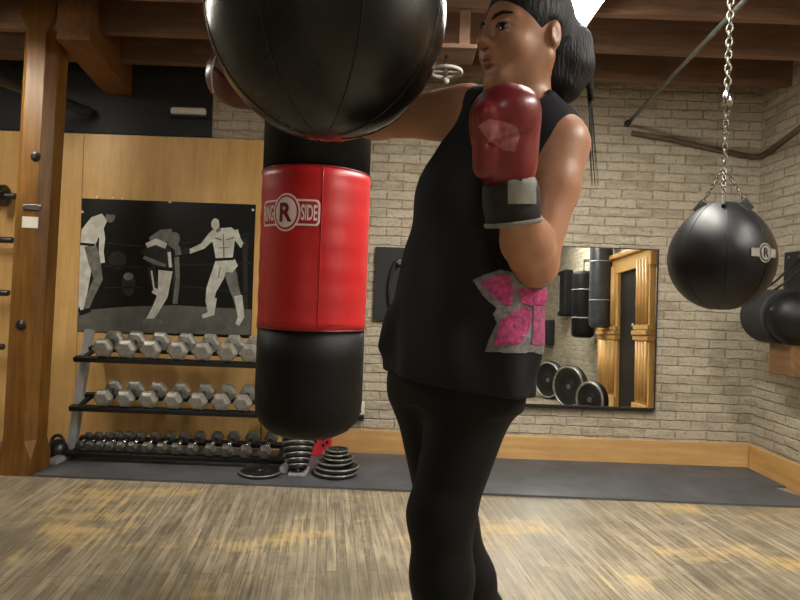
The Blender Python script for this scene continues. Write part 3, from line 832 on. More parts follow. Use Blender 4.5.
# ------------------------------------------------------------------ mirror and what it reflects on the right wall
mt0 = R(1.6)
mxa, mxb = P(472, 320, YB).x, P(656, 320, YB - .02).x
mzt, mzb = P(657, 250, YB).z, P(653, 408, YB).z
mc = Vector(((mxa + mxb) / 2, YB - .012 - math.sin(mt0) * (mzt - mzb) / 2, (mzt + mzb) / 2))
RM = Matrix.Rotation(-mt0, 3, 'X')      # top leans back to the wall
nrm = RM @ Vector((0, -1, 0)); print('mirror normal', nrm)
mir = thing('wall_mirror', 'rectangular mirror on the brick wall behind the woman reflecting a wooden doorway', 'mirror', (mc.x, YB, mzb))
b = MB(); b.box(mc, (mxb - mxa, .008, mzt - mzb), RM); b.build('glass', 'mirror', mir)
b = MB(); hw_, hh_ = (mxb - mxa) / 2, (mzt - mzb) / 2
for (ox, oz, sx, sz) in ((0, -hh_, mxb - mxa + .016, .014), (hw_, 0, .008, mzt - mzb), (-hw_, 0, .008, mzt - mzb), (0, hh_, mxb - mxa + .016, .006)):
    b.box(mc + RM @ Vector((ox, 0, oz)), (sx, .014, sz), RM, .001)
tag(b.build('edge_channel', 'iron', mir), 'thin dark metal edge')
b = MB(); b.box((mc.x, YB - .02, mzb - .012), (mxb - mxa, .04, .012), None, .002); b.build('ledge', 'iron', mir)
def M(u, v, x=None):
    x = XR if x is None else x
    d = ray(u, v); tq = (mc - CAM).dot(nrm) / d.dot(nrm); h = CAM + d * tq
    r_ = d - 2 * d.dot(nrm) * nrm
    return h + r_ * ((x - h.x) / r_.x)
for q in ((655, 252), (640, 270), (623, 270), (605, 262), (597, 330), (573, 330), (555, 300), (603, 400), (560, 365)): print(q, M(*q))
# doorway on the right wall
yd0, yd1, yd2, yd3 = M(655, 300).y, M(641, 300).y, M(622, 300).y, M(604, 300).y
ztop_d = M(654, 252).z; zin = M(636, 270).z
door = MB(); door.box((XR - .012, (yd1 + yd2) / 2, zin / 2), (.02, abs(yd1 - yd2) - .01, zin), None, .002)  # black panel stands for the dark of the open doorway
dob = struct(door.build('door_1', 'black'))
b = MB(); b.box((XR - .03, (yd1 + yd2) / 2 + .2, .95), (.02, .05, .05)); b.sphere((XR - .05, (yd1 + yd2) / 2 + .2, .95), .028, 14, 8); b.build('door_knob', 'steel', dob)
b = MB(); zcap = M(648, 333).z
for (ya, yb_) in ((yd0, yd1), (yd2, yd3)):
    yc, wd = (ya + yb_) / 2, abs(ya - yb_)
    b.box((XR - .025, yc, ztop_d / 2), (.05, wd, ztop_d), None, .004)
    for i in range(4):
        b.cyl((XR - .052, yc + wd * (-.33 + .22 * i), .25), (XR - .052, yc + wd * (-.33 + .22 * i), zcap - .08), wd * .07, n=10)
        b.cyl((XR - .052, yc + wd * (-.33 + .22 * i), zcap + .08), (XR - .052, yc + wd * (-.33 + .22 * i), ztop_d - .05), wd * .07, n=10)
    for dz, pr in ((0, .09), (.05, .075), (-.05, .075)): b.box((XR - pr / 2, yc, zcap + dz), (pr, wd + .03, .042), None, .006)
    b.box((XR - .04, yc, .11), (.08, wd + .02, .22), None, .005)
b.box((XR - .03, (yd0 + yd3) / 2, (ztop_d + zin) / 2 + .02), (.06, abs(yd0 - yd3) + .06, ztop_d - zin + .04), None, .005)
b.box((XR - .05, (yd0 + yd3) / 2, ztop_d + .05), (.1, abs(yd0 - yd3) + .12, .05), None, .01)
struct(b.build('trim_2', 'casing'))
# heavy bags hung along the right wall, seen in the mirror
def wall_bag(y, z0_, z1_, r, label, mat='blk_vinyl'):
    t_ = thing('hanging_bag', label, 'punching bag', (XR - r - .03, y, z0_), 'dark bags reflected in the mirror')
    c = Vector((XR - r - .03, y, 0))
    b = MB(); b.lathe(c, UP, [(z0_, .01), (z0_ + .004, r * .7), (z0_ + .03, r * .96), (z0_ + .07, r), (z1_ - .05, r), (z1_ - .015, r * .94), (z1_, r * .6), (z1_, .01)], 28); b.build('body', mat, t_)
    b = MB(); b.torus(c + UP * (z0_ + (z1_ - z0_) * .3), UP, r, .006, 28, 6); b.torus(c + UP * (z0_ + (z1_ - z0_) * .72), UP, r, .006, 28, 6); b.build('band', 'greymetal', t_)
    b = MB(); b.chain(c + UP * (z1_ - .005), c + UP * (z1_ + .13), .035, .004); b.box(c + Vector((r / 2 + .01, 0, z1_ + .13)), (r + .04, .03, .03), None, .004); b.build('bracket', 'steel', t_)
g = M(603, 328, XR - .15)
wall_bag(M(604, 300, XR - .15).y - .12, g.z, g.z + 1.0, .12, 'long dark bag reflected in the mirror, nearest the wooden doorway', 'greybag' if 'greybag' in MT else 'blk_vinyl')
g = M(583, 338, XR - .15); g2 = M(583, 272, XR - .15)
wall_bag(g.y, g.z, g2.z, .13, 'dark bag with bright streak reflected in the middle of the mirror')
g = M(563, 316, XR - .08); g2 = M(563, 271, XR - .08)
pd = thing('strike_pad', 'flat black strike pad on the wall reflected in the mirror, left of the bags', 'pad', (XR, g.y, g.z))
b = MB(); b.box((XR - .06, g.y, (g.z + g2.z) / 2), (.12, .34, g2.z - g.z), None, .02); b.build('pad', 'blk_vinyl', pd)
b = MB(); b.box((XR - .119, g.y - .1, (g.z + g2.z) / 2), (.01, .06, (g2.z - g.z) * .8), None, .003); b.build('strap', 'patch', pd)
g = M(545, 345, XR - .08); g2 = M(545, 320, XR - .08)
pd = thing('wall_pad', 'black and white pad hanging low on the wall reflected beside the woman', 'pad', (XR, g.y, g.z))
b = MB(); b.box((XR - .06, g.y, (g.z + g2.z) / 2), (.12, .5, g2.z - g.z), None, .02); b.build('pad', 'black', pd)
b = MB(); b.box((XR - .119, g.y - .08, (g.z + g2.z) / 2), (.012, .16, (g2.z - g.z) * .9), None, .003); b.build('pale_panel', 'tag', pd)
# big discs standing on a low bench by the right wall
for i, (u0, v0, rr_) in enumerate(((549, 388, .25), (570, 388, .25), (592, 388, .19))):
    q = M(u0, v0, XR - .33)
    zc = rr_ + .001; 
    if i == 0: print('disc', q)
    t_ = thing('bumper_plate', ['big black rubber disc standing on edge, left of three reflected in the mirror', 'big black rubber disc standing on edge, middle of three reflected in the mirror', 'smaller grey rimmed disc standing on edge, nearest the doorway in the mirror'][i], 'weight plate', (q.x, q.y, zc - rr_), 'discs reflected in the mirror')
    axd = Vector((-.86, .5, .0)).normalized()
    c = Vector((q.x, q.y, zc))
    b = MB(); b.lathe(c - axd * .035, axd, [(0, rr_ * .9), (.008, rr_), (.062, rr_), (.07, rr_ * .94), (.07, rr_ * .8), (.056, rr_ * .74), (.056, rr_ * .3), (.066, rr_ * .26), (.066, .03), (0, .03), (0, rr_ * .9)], 40, cap=False); b.build('disc', 'black', t_)
    b = MB(); b.torus(c + axd * .037, axd, rr_ * .9, .012, 40, 8); tag(b.build('rim', 'rim', t_), 'pale rim with painted highlight')
    if i == 0: zl0 = zc - rr_
    b = MB(); b.lathe(c - axd * .036, axd, [(0, .028), (.074, .028)], 16); b.build('hub', 'steel', t_)
    discs = globals().setdefault('discs', []); discs.append((c, rr_))
ys_ = [d[0].y for d in discs]; zmin = min(d[0].z - d[1] for d in discs)
for d, o in zip(discs, [o for o in bpy.data.objects if o.name.startswith('bumper_plate')]):
    o.location.z += 0
print('disc lows', [d[0].z - d[1] for d in discs])

# ------------------------------------------------------------------ things on the back and right walls
dp = [P(376, 247, YB), P(420, 322, YB)]
dpn = thing('black_board', 'dark grey flat board on the brick wall between red bag and woman', 'board', ((dp[0].x + dp[1].x) / 2, YB, dp[1].z))
b = MB(); b.box(((dp[0].x + dp[1].x) / 2, YB - .014, (dp[0].z + dp[1].z) / 2), (dp[1].x - dp[0].x, .026, dp[0].z - dp[1].z), None, .003); b.build('panel', 'dark_wall', dpn)
b = MB(); q = P(400, 262, YB - .05)
b.lathe(q + Vector((0, .022, 0)), (0, -1, 0), [(0, .012), (.03, .012), (.034, .018), (.04, .018)], 14); b.build('hook', 'steel', dpn)
b = MB(); b.tube([Vector((q.x + dx, YB - .045, q.z + dz)) for dx, dz in ((0, .018), (-.03, 0), (-.055, -.08), (-.065, -.18), (-.055, -.27), (-.02, -.32), (.03, -.3), (.05, -.18), (.035, -.03), (0, .018))], .011, 10)
b.build('hanging_loop', 'strap', dpn)
oc = P(360, 408, YB)
ob = thing('outlet_box', 'small white outlet box low on the brick wall beside the red bag', 'outlet', (oc.x, YB, oc.z - .04))
b = MB(); b.box(oc + Vector((0, -.02, .005)), (.06, .04, .085), None, .006); b.build('cover', 'tag', ob)
b = MB(); b.box(oc + Vector((0, -.026, -.055)), (.06, .05, .036), None, .006); tag(b.build('plug', 'black', ob), 'black plug')
for dz in (.02, -.015):
    b = MB(); b.box(oc + Vector((0, -.041, dz)), (.022, .004, .018)); b.build('socket', 'black', ob)

# wall mounted black target bag on the right wall
w0 = PX(789, 280, XR); yw = 3.30
zt_ = PX(795, 252, XR - .06).z
zb1 = P(785, 376, 3.25).z; zbc = P(785, 314, yw - .1).z
wt = thing('wall_target', 'black round target bag strapped to a wall board at the right edge', 'punching bag', (XR, 3.3, zb1))
xd = P(767, 316, 3.5); zr_ = P(790, 255, 3.4).z
b = MB(); b.box((XR - .02, 3.34, (xd.z + P(785, 250, 3.45).z) / 2 - .02), (.036, .5, P(785, 250, 3.45).z - xd.z + .04), None, .006); tag(b.build('backboard', 'black', wt), 'black backboard')
for yy in (3.14, 3.24, 3.34, 3.44, 3.54):
    b = MB(); b.sphere((XR - .04, yy, zr_), .008, 10, 6); b.build('rivet', 'steel', wt)
b = MB(); b.lathe((xd.x, 3.53, xd.z), (0, -1, 0), [(0, .02), (.001, .13), (.012, .148), (.03, .154), (.2, .154), (.235, .152)], 44); tag(b.build('drum', 'dark_wall', wt), 'dark grey drum section')
b = MB(); b.sphere((xd.x + .0, 3.235, xd.z - .004), (.152, .13, .15), 44, 24); b.build('striking_ball', 'ball2', wt)
for yy in (3.47, 3.36):
    b = MB(); b.tube([(xd.x - .05, yy, xd.z + .148), (xd.x + .02, yy, xd.z + .2), (XR - .04, yy - .02, zr_ - .02)], .007, 8); b.build('strap', 'strap', wt)
b = MB(); b.box((XR - .11, 3.31, (zb1 + xd.z - .1) / 2), (.214, .2, xd.z - .1 - zb1), None, .006); tag(b.build('support_block', 'brown', wt), 'brown wooden support block')
# ------------------------------------------------------------------ signed distance bodies -> one mesh
class SDF:
    def __init__(s, lo, hi, h):
        s.lo = np.array(lo, np.float32); s.h = h
        s.n = np.ceil((np.array(hi) - np.array(lo)) / h).astype(int) + 1
        s.F = np.full(tuple(s.n), .3, np.float32)
        s.ax = [s.lo[i] + h * np.arange(s.n[i], dtype=np.float32) for i in range(3)]
    def sl(s, lo, hi, pad):
        out = []
        for i in range(3):
            a = int(max(0, math.floor((lo[i] - pad - s.lo[i]) / s.h))); c = int(min(s.n[i], math.ceil((hi[i] + pad - s.lo[i]) / s.h) + 1))
            out.append(slice(a, max(a, c)))
        return tuple(out)
    def xyz(s, q):
        return (s.ax[0][q[0]][:, None, None], s.ax[1][q[1]][None, :, None], s.ax[2][q[2]][None, None, :])
    def join(s, q, d, k, op):
        A = s.F[q]
        if A.size == 0: return
        if op == 'sub':
            A2, d2 = -A, d
            if k <= 0: r_ = np.minimum(A2, d2)
            else:
                h = np.clip(.5 + .5 * (d2 - A2) / k, 0, 1); r_ = d2 + (A2 - d2) * h - k * h * (1 - h)
            s.F[q] = -r_
        else:
            if k <= 0: s.F[q] = np.minimum(A, d)
            else:
                h = np.clip(.5 + .5 * (d - A) / k, 0, 1); s.F[q] = d + (A - d) * h - k * h * (1 - h)
    def cap(s, a, b, r0, r1=None, k=.02, op='add', flat=None):
        a = np.array(a, np.float32); b = np.array(b, np.float32); r1 = r0 if r1 is None else r1
        m = max(r0, r1); q = s.sl(np.minimum(a, b) - m, np.maximum(a, b) + m, k + .05)
        x, y, z = s.xyz(q); ab = b - a; L = float(ab @ ab) + 1e-12
        t = np.clip(((x - a[0]) * ab[0] + (y - a[1]) * ab[1] + (z - a[2]) * ab[2]) / L, 0, 1)
        dx, dy, dz = x - a[0] - t * ab[0], y - a[1] - t * ab[1], z - a[2] - t * ab[2]
        s.join(q, np.sqrt(dx * dx + dy * dy + dz * dz) - (r0 + t * (r1 - r0)), k, op); return s
    def ell(s, c, r, A=None, k=.02, op='add'):
        c = np.array(c, np.float32); r = np.array(r, np.float32); m = float(r.max())
        q = s.sl(c - m, c + m, k + .05); x, y, z = s.xyz(q); x = x - c[0]; y = y - c[1]; z = z - c[2]
        if A is None: A = np.eye(3)
        A = np.array(A, np.float32)        # rows: local axes
        l = [(A[i][0] * x + A[i][1] * y + A[i][2] * z) for i in range(3)]
        k0 = np.sqrt(sum((l[i] / r[i]) ** 2 for i in range(3))) + 1e-6
        k1 = np.sqrt(sum((l[i] / r[i] ** 2) ** 2 for i in range(3))) + 1e-6
        s.join(q, k0 * (k0 - 1) / k1, k, op); return s
    def stack(s, rows, A, grow=0., k=.02, ripple=None):
        """rows: (z, cx, cy, ra, rb) sorted by z; A: 2 horizontal axes"""
        rows = sorted(rows); Z = np.array([r_[0] for r_ in rows]); zz = s.ax[2]
        itp = [np.interp(zz, Z, [r_[i] for r_ in rows]).astype(np.float32) for i in range(1, 5)]
        for i in range(4):
            kk = max(1, int(.02 / s.h)); ker = np.ones(2 * kk + 1) / (2 * kk + 1)
            itp[i] = np.convolve(np.pad(itp[i], kk, 'edge'), ker, 'valid').astype(np.float32)
        q = (slice(0, s.n[0]), slice(0, s.n[1]), slice(0, s.n[2])); x, y, z = s.xyz(q)
        X = x - itp[0][None, None, :]; Y = y - itp[1][None, None, :]
        l0 = A[0][0] * X + A[0][1] * Y; l1 = A[1][0] * X + A[1][1] * Y
        ra = itp[2][None, None, :] + grow; rb = itp[3][None, None, :] + grow
        k0 = np.sqrt((l0 / ra) ** 2 + (l1 / rb) ** 2) + 1e-6
        k1 = np.sqrt((l0 / ra ** 2) ** 2 + (l1 / rb ** 2) ** 2) + 1e-6
        d = k0 * (k0 - 1) / k1
        if ripple is not None: d = d + ripple(np.arctan2(l1 / rb, l0 / ra), z)
        dz = np.maximum(z - Z[-1], Z[0] - z); d = np.where(dz > 0, np.sqrt(np.maximum(d, 0) ** 2 + dz ** 2), np.maximum(d, dz))
        s.join(q, d.astype(np.float32), k, 'add'); return s
    def plane(s, p, n, k=0):           # cut away the side n points to
        p = np.array(p); n = np.array(n) / np.linalg.norm(n)
        q = (slice(None),) * 3; x, y, z = s.xyz(q)
        d = (x - p[0]) * n[0] + (y - p[1]) * n[1] + (z - p[2]) * n[2]
        s.join(q, (-d).astype(np.float32), k, 'sub'); return s
    def mesh(s, name, smooth_it=1):
        F_ = s.F; S = F_ < 0; n = s.n
        cnt = sum(S[i:n[0] - 1 + i, j:n[1] - 1 + j, k:n[2] - 1 + k].astype(np.int8) for i in (0, 1) for j in (0, 1) for k in (0, 1))
        act = (cnt > 0) & (cnt < 8); idx = np.argwhere(act); N = len(idx)
        m = np.full(act.shape, -1, np.int64); m[act] = np.arange(N)
        pos = np.zeros((N, 3)); c = np.zeros((N, 1))
        cor = [(i, j, k) for i in (0, 1) for j in (0, 1) for k in (0, 1)]
        for a in cor:
            for ax_ in range(3):
                if a[ax_]: continue
                e = list(a); e[ax_] = 1
                fa = F_[tuple((idx + a).T)]; fb = F_[tuple((idx + e).T)]
                cr = (fa < 0) != (fb < 0); t = np.where(cr, fa / (fa - fb + 1e-20), 0)
                p = np.repeat(np.array([a], float), N, 0); p[:, ax_] += t
                pos += p * cr[:, None]; c += cr[:, None]
        V = (idx + pos / np.maximum(c, 1)) * s.h + s.lo
        faces = []
        for ax_ in range(3):
            b1, b2 = (ax_ + 1) % 3, (ax_ + 2) % 3
            sh = list(n); 
            A = [slice(0, n[i]) for i in range(3)]; B = list(A); A[ax_] = slice(0, n[ax_] - 1); B[ax_] = slice(1, n[ax_])
            sa, sb = S[tuple(A)], S[tuple(B)]
            e = np.argwhere(sa != sb); e = e[(e[:, b1] > 0) & (e[:, b2] > 0) & (e[:, b1] < n[b1] - 1) & (e[:, b2] < n[b2] - 1)]
            fl = sa[tuple(e.T)]
            o1 = np.zeros(3, int); o1[b1] = 1; o2 = np.zeros(3, int); o2[b2] = 1
            q = np.stack([m[tuple((e - o1 - o2).T)], m[tuple((e - o2).T)], m[tuple(e.T)], m[tuple((e - o1).T)]], 1)
            q[~fl] = q[~fl][:, ::-1]; faces.append(q)
        Fc = np.concatenate(faces)
        for _ in range(smooth_it):
            acc = np.zeros_like(V); w_ = np.zeros((len(V), 1))
            for i in range(4):
                for j in (1, 3):
                    np.add.at(acc, Fc[:, i], V[Fc[:, (i + j) % 4]]); np.add.at(w_, Fc[:, i], 1)
            V = V * .5 + .5 * acc / np.maximum(w_, 1)
        return V, Fc
def sdf_obj(sd, name, mats, parent, smooth_it=1):
    V, Fc = sd.mesh(name, smooth_it); off = np.array(total(parent)) if parent is not None else 0
    me = bpy.data.meshes.new(name); me.from_pydata((V - off).tolist(), [], Fc.tolist())
    me.polygons.foreach_set('use_smooth', np.ones(len(me.polygons), bool)); me.update()
    return link_mesh(name, me, mats, parent), V, Fc

# ------------------------------------------------------------------ the woman
DT = 1.22
yaw = R(40)
wv = np.array((math.cos(yaw), -math.sin(yaw)));  fv = np.array((-math.sin(yaw), -math.cos(yaw)))     # her left side / forward
A2 = (wv, fv)
W3 = Vector((wv[0], wv[1], 0)); F3 = Vector((fv[0], fv[1], 0))
def row(v, l, r_, D=DT, ratio=.66):
    c = P((l + r_) / 2, v, D); hw_ = (r_ - l) / 2 * D / F
    a = hw_ / math.sqrt(wv[0] ** 2 + (ratio * fv[0]) ** 2)
    return (c.z, c.x, c.y, a, a * ratio)
trow = [row(100, 478, 548), row(122, 455, 566), row(140, 440, 566), row(165, 428, 560), row(200, 419, 553), row(250, 405, 546), row(300, 395, 538), row(345, 387, 536), row(375, 385, 531), row(402, 386, 526)]
brow = [row(100, 482, 545), row(122, 458, 562), row(140, 445, 562), row(165, 434, 556), row(200, 428, 546), row(250, 428, 530), row(290, 420, 526), row(330, 402, 526), row(370, 396, 520), row(402, 397, 516)]
RS, RE, RWr = P(466, 114, 1.29), P(376, 120, 1.37), P(296, 100, 1.44)
LS, LE, LW = P(560, 146, 1.14), P(534, 262, 1.10), P(514, 205, .965)
NK0, NK1 = P(522, 70, 1.205), P(514, 118, 1.225)
HR, KR, AR = P(432, 392, 1.30), P(468, 578, 1.35), P(496, 700, 1.42)
TR, TL = P(448, 522, 1.33), P(441, 514, 1.165)
HL, KL, AL = P(474, 392, 1.20), P(442, 576, 1.16), P(444, 745, 1.22)
AR = Vector((AR.x, AR.y, .09)); AL = Vector((AL.x, AL.y, .09))
C = P(526, 43, 1.2)
hy = R(28)
hf = Vector((-math.cos(hy), -math.sin(hy), 0)); hs = Vector((math.sin(hy), -math.cos(hy), 0)); hu = Vector((0, 0, 1))
AH = (hf, hs, hu)
def H(f, s_, z): return C + hf * f + hs * s_ + hu * z
per = thing('person', 'woman in charcoal tank top, black leggings and red boxing gloves, punching to the left', 'person', (KL.x, 1.24, 0))

def legs(sd, g, k=.03):
    for h_, tq, kn, an in ((HR, TR, KR, AR), (HL, TL, KL, AL)):
        sd.cap(h_, tq, .081 + g, .057 + g, k); sd.cap(tq, kn, .057 + g, .053 + g, k); sd.cap(kn, kn.lerp(an, .35), .053 + g, .052 + g, k)
        calf = kn.lerp(an, .3) + Vector((.012, .018, 0))
        sd.cap(calf, an, .05 + g, .036 + g, k)
    mid = (HR + HL) / 2 + Vector((0, 0, .03))
    sd.cap(HR + Vector((0, 0, .03)), HL + Vector((0, 0, .03)), .084 + g, .084 + g, .05)

def shoulders(sd, g):
    sd.cap(RS.lerp(LS, .08), RS.lerp(LS, .92), .047 + g, .047 + g, .05)
    sd.cap(NK0.lerp(NK1, .75), RS.lerp(NK1, .2), .036 + g, .034 + g, .045); sd.cap(NK0.lerp(NK1, .75), LS.lerp(NK1, .2), .036 + g, .034 + g, .045)
    for sg in (-1, 1):
        zc = P(500, 200, DT); i_ = np.interp(zc.z, [r_[0] for r_ in sorted(brow)], [r_[1] for r_ in sorted(brow)])
        sd.ell(Vector((i_, DT, zc.z)) + W3 * sg * .06 + F3 * .05, (.055 + g, .05 + g, .058 + g), None, .05)

body = SDF((-.40, .85, -.0), (.50, 1.65, 1.76), .0046)
body.stack(brow, A2, -.006, .03); shoulders(body, 0)
body.cap(NK0, NK1, .05, .058, .03)
legs(body, 0, .03)
# extended arm
body.cap(RS, RE, .05, .041, .035); body.cap(RS + Vector((-.01, 0, .0)), RS.lerp(RE, .3), .053, .046, .03)
body.cap(RE, RE.lerp(RWr, .3), .041, .043, .02); body.cap(RE.lerp(RWr, .3), RWr, .042, .028, .02); body.ell(RWr + (RWr - RE).normalized() * .05, (.04, .04, .04), None, .02)
# guarding arm
body.cap(LS, LS.lerp(LE, .35), .055, .052, .03); body.cap(LS.lerp(LE, .35), LE, .05, .042, .02)
body.ell(LE + Vector((0, .012, -.012)), (.034, .034, .034), None, .025)
body.cap(LE, LE.lerp(LW, .4), .043, .044, .012); body.cap(LE.lerp(LW, .4), LW, .043, .03, .015)
body.cap(LW, LW.lerp(P(505, 150, .95), .75), .027, .03, .01)
# head
body.ell(H(-.004, 0, .035), (.086, .072, .088), AH, .0)
body.ell(H(.034, 0, -.018), (.054, .057, .074), AH, .03)
body.ell(H(.072, 0, -.086), (.017, .021, .016), AH, .022)
for sg in (-1, 1):
    body.cap(H(-.006, sg * .053, -.045), H(.058, sg * .014, -.086), .017, .015, .03)
    body.ell(H(.056, sg * .036, -.028), (.026, .022, .022), AH, .02)
    body.cap(H(.084, sg * .012, .024), H(.066, sg * .046, .020), .007, .006, .014)
body.cap(H(.0, 0, -.07), NK0, .045, .048, .03)
for sg in (-1, 1): body.ell(H(.096, sg * .033, .0), (.018, .019, .0115), AH, .012, 'sub')
body.cap(H(.085, 0, .02), H(.104, 0, -.018), .007, .0095, .012); body.ell(H(.107, 0, -.022), (.011, .011, .0095), AH, .008)
for sg in (-1, 1): body.ell(H(.098, sg * .012, -.026), (.01, .0075, .008), AH, .006)
body.ell(H(.083, 0, -.048), (.013, .022, .012), AH, .015)
body.ell(H(.0885, 0, -.0495), (.0095, .021, .006), AH, .006); body.ell(H(.087, 0, -.062), (.0095, .018, .007), AH, .006)
body.ell(H(.1, 0, -.0555), (.012, .024, .0022), AH, .004, 'sub')
body.ell(H(.09, 0, -.073), (.008, .02, .006), AH, .008, 'sub')
for sg in (-1, 1):
    ea = H(-.012, sg * .072, -.006)
    body.ell(ea, (.016, .009, .027), (hf, (hs + hf * .25 * -sg).normalized(), hu), .006)
    body.ell(ea + hs * sg * .011 + hf * .004, (.008, .007, .016), AH, .006, 'sub')
    body.ell(H(.079, sg * .032, .0085), (.0125, .0155, .005), AH, .004)        # upper lid
    body.ell(H(.079, sg * .032, -.0105), (.011, .0145, .0045), AH, .004)          # lower lid
ob_, V_, F_ = sdf_obj(body, 'body', 'skin', per, 1)
# eyes, brows, lips
for sg in (-1, 1):
    b = MB(); ec = H(.074, sg * .032, -.001); b.sphere(ec, .0128, 20, 12); ey = b.build('eye', 'eye', per)
    gz = (hf + hs * sg * .08 + hf * .1).normalized()
    b = MB(); b.lathe(ec + gz * .0113, gz, [(0, .0072), (.0012, .0064), (.0019, .003), (.002, .0003)], 18); b.build('iris', 'iris', ey)
    b = MB(); b.tube([H(.0935, sg * .012, .0195), H(.092, sg * .022, .0245), H(.085, sg * .034, .027), H(.074, sg * .046, .0235), H(.067, sg * .051, .0185)], [.0022, .0034, .0034, .0026, .0012], 8); b.build('eyebrow', 'hair', per)
    b = MB(); b.tube([H(.0893, sg * .019, .0025), H(.0905, sg * .027, .006), H(.088, sg * .036, .006), H(.081, sg * .044, .002)], [.001, .0017, .0017, .001], 6); b.build('eyelash', 'hair', per)
b = MB()
for z_, f_, w_, t_ in ((-.0500, .0975, .019, .0046), (-.0612, .0955, .016, .0055)):
    b.tube([H(f_ - .012 * (q / 3.) ** 2 - .0015, w_ * q / 3., z_ - .002 * (q / 3.) ** 2) for q in range(-3, 4)], [.001, t_ * .7, t_, t_, t_, t_ * .7, .001], 10)
b.build('lips', 'lip', per)

# hair: cap, gathered into a low loose ponytail
hair = SDF((C.x - .17, C.y - .17, C.z - .34), (C.x + .24, C.y + .2, C.z + .17), .0042)
hair.ell(H(-.01, 0, .042), (.092, .08, .095), AH, 0)
hair.cap(H(-.05, 0, .0), H(-.055, 0, -.05), .058, .03, .03)
hn = (hf - hu * .75); hair.plane(H(.034, 0, -.008), hn, .006)
hair.ell(H(-.004, .088, -.01), (.025, .03, .03), AH, .008, 'sub'); hair.ell(H(-.004, -.088, -.01), (.025, .03, .03), AH, .008, 'sub')
hair.plane(H(0, 0, -.085), (0, 0, -1), .01)
pt_ = [P(558, 30, 1.235), P(570, 46, 1.22), P(570, 66, 1.215), P(562, 86, 1.215), P(554, 98, 1.22)]
for i, (a_, b_) in enumerate(zip(pt_[:-1], pt_[1:])): hair.cap(a_, b_, (.026, .04, .044, .036)[i], (.04, .044, .036, .018)[i], .02)
hair.cap(P(585, 60, 1.23), P(592, 100, 1.24), .014, .004, .015); hair.cap(P(560, 40, 1.2), P(552, 78, 1.19), .02, .012, .02)
ho, Vh, Fh = sdf_obj(hair, 'hair', 'hair', per, 1)
b = MB()
for k_ in range(7):
    dx = random.uniform(-5, 5)
    b.tube([P(588 + dx * .4, 80, 1.24), P(592 + dx * .6, 115, 1.245), P(594 + dx, 150, 1.25), P(597 + dx * 1.2, 186, 1.25)], [.0012, .001, .0008, .0004], 5)
b.build('loose_strand', 'hair', ho)
b = MB(); cq = P(562, 36, 1.23); b.torus(cq, P(570, 46, 1.22) - P(558, 30, 1.235), .031, .006, 20, 8); b.build('hair_tie', 'strap', ho)

# tank top
def rip(th, z):
    low = np.clip((P(480, 240, DT).z - z) / .25, 0, 1)
    return (.006 * low * np.sin(5 * th + 1.0 + z * 9) + .004 * low * np.sin(9 * th - z * 14) + .0022 * np.sin(3 * th + z * 40 + 4 * np.sin(th * 2))).astype(np.float32)
tank = SDF((-.14, .95, .74), (.44, 1.48, 1.50), .0046)
tank.stack(trow, A2, 0, .02, rip); shoulders(tank, .007)
fl = P(383, 346, 1.27); tank.cap(P(396, 320, 1.26), fl, .02, .006, .04)       # hem flare
tank.ell(P(440, 116, 1.29), (.062, .085, .068), None, .008, 'sub')
tank.cap(RS + Vector((-.035, 0, 0)), P(425, 118, 1.32), .062, .07, .006, 'sub')
tank.ell(P(577, 158, 1.12), (.052, .09, .074), None, .008, 'sub')
tank.cap(LS + Vector((.0, 0, .0)), LS.lerp(LE, .6), .052, .05, .006, 'sub') if False else None
tank.ell((NK1 + Vector((0, -.03, .015))), (.062, .075, .05), None, .01, 'sub'); tank.cap(NK0, NK1, .058, .064, .008, 'sub')
tank.cap(NK1 + F3 * .06 + Vector((0, 0, .01)), NK1 + F3 * .13 + Vector((0, 0, -.02)), .05, .045, .01, 'sub')
tank.cap(HR + Vector((0, 0, .03)), HL + Vector((0, 0, .03)), .1, .1, .03); tank.cap(HR, HR + Vector((0, 0, -.06)), .096, .094, .02); tank.cap(HL, HL + Vector((0, 0, -.06)), .098, .096, .02)
hem_p = P(470, 393, DT - .12)
tank.plane(hem_p, (-.09, 0, -1), .004)
# hollow below so it hangs over the hips as cloth
to, Vt, Ft = sdf_obj(tank, 'tank_top', 'tank', per, 1)
bvh = BVHTree.FromPolygons([tuple(v) for v in Vt], Ft.tolist())
def on_tank(u, v, off, bv=None):
    d = ray(u, v).normalized(); h = (bv or bvh).ray_cast(CAM, d)
    return None if h[0] is None else h[0] + h[1] * off
def applique(name, poly, mats, off, parent, bv=None, step=1.0):
    """cloth patch laid on the tank: a polygon filled with a fine grid and laid on the surface"""
    us = [p[0] for p in poly]; vs2 = [p[1] for p in poly]
    def inside(x, yy):
        r_ = False; n_ = len(poly)
        for i in range(n_):
            x1, y1 = poly[i]; x2, y2 = poly[(i + 1) % n_]
            if (y1 > yy) != (y2 > yy) and x < (x2 - x1) * (yy - y1) / (y2 - y1) + x1: r_ = not r_
        return r_
    bb_ = MB(); cache = {}
    nu = int((max(us) - min(us)) / step) + 1; nv = int((max(vs2) - min(vs2)) / step) + 1
    for i in range(nu):
        for j in range(nv):
            cx, cy = min(us) + (i + .5) * step, min(vs2) + (j + .5) * step
            if not inside(cx, cy): continue
            pts_ = []
            for a_, b2_ in ((i, j), (i + 1, j), (i + 1, j + 1), (i, j + 1)):
                if (a_, b2_) not in cache:
                    q = on_tank(min(us) + a_ * step, min(vs2) + b2_ * step, off, bv)
                    cache[(a_, b2_)] = bb_.bm.verts.new(q) if q is not None else None
                pts_.append(cache[(a_, b2_)])
            if None in pts_: continue
            if max((p.co - pts_[0].co).length for p in pts_) > .03: continue
            f = bb_.bm.faces.new(pts_); f.smooth = True
    return bb_.build(name, mats, parent, fix=False)
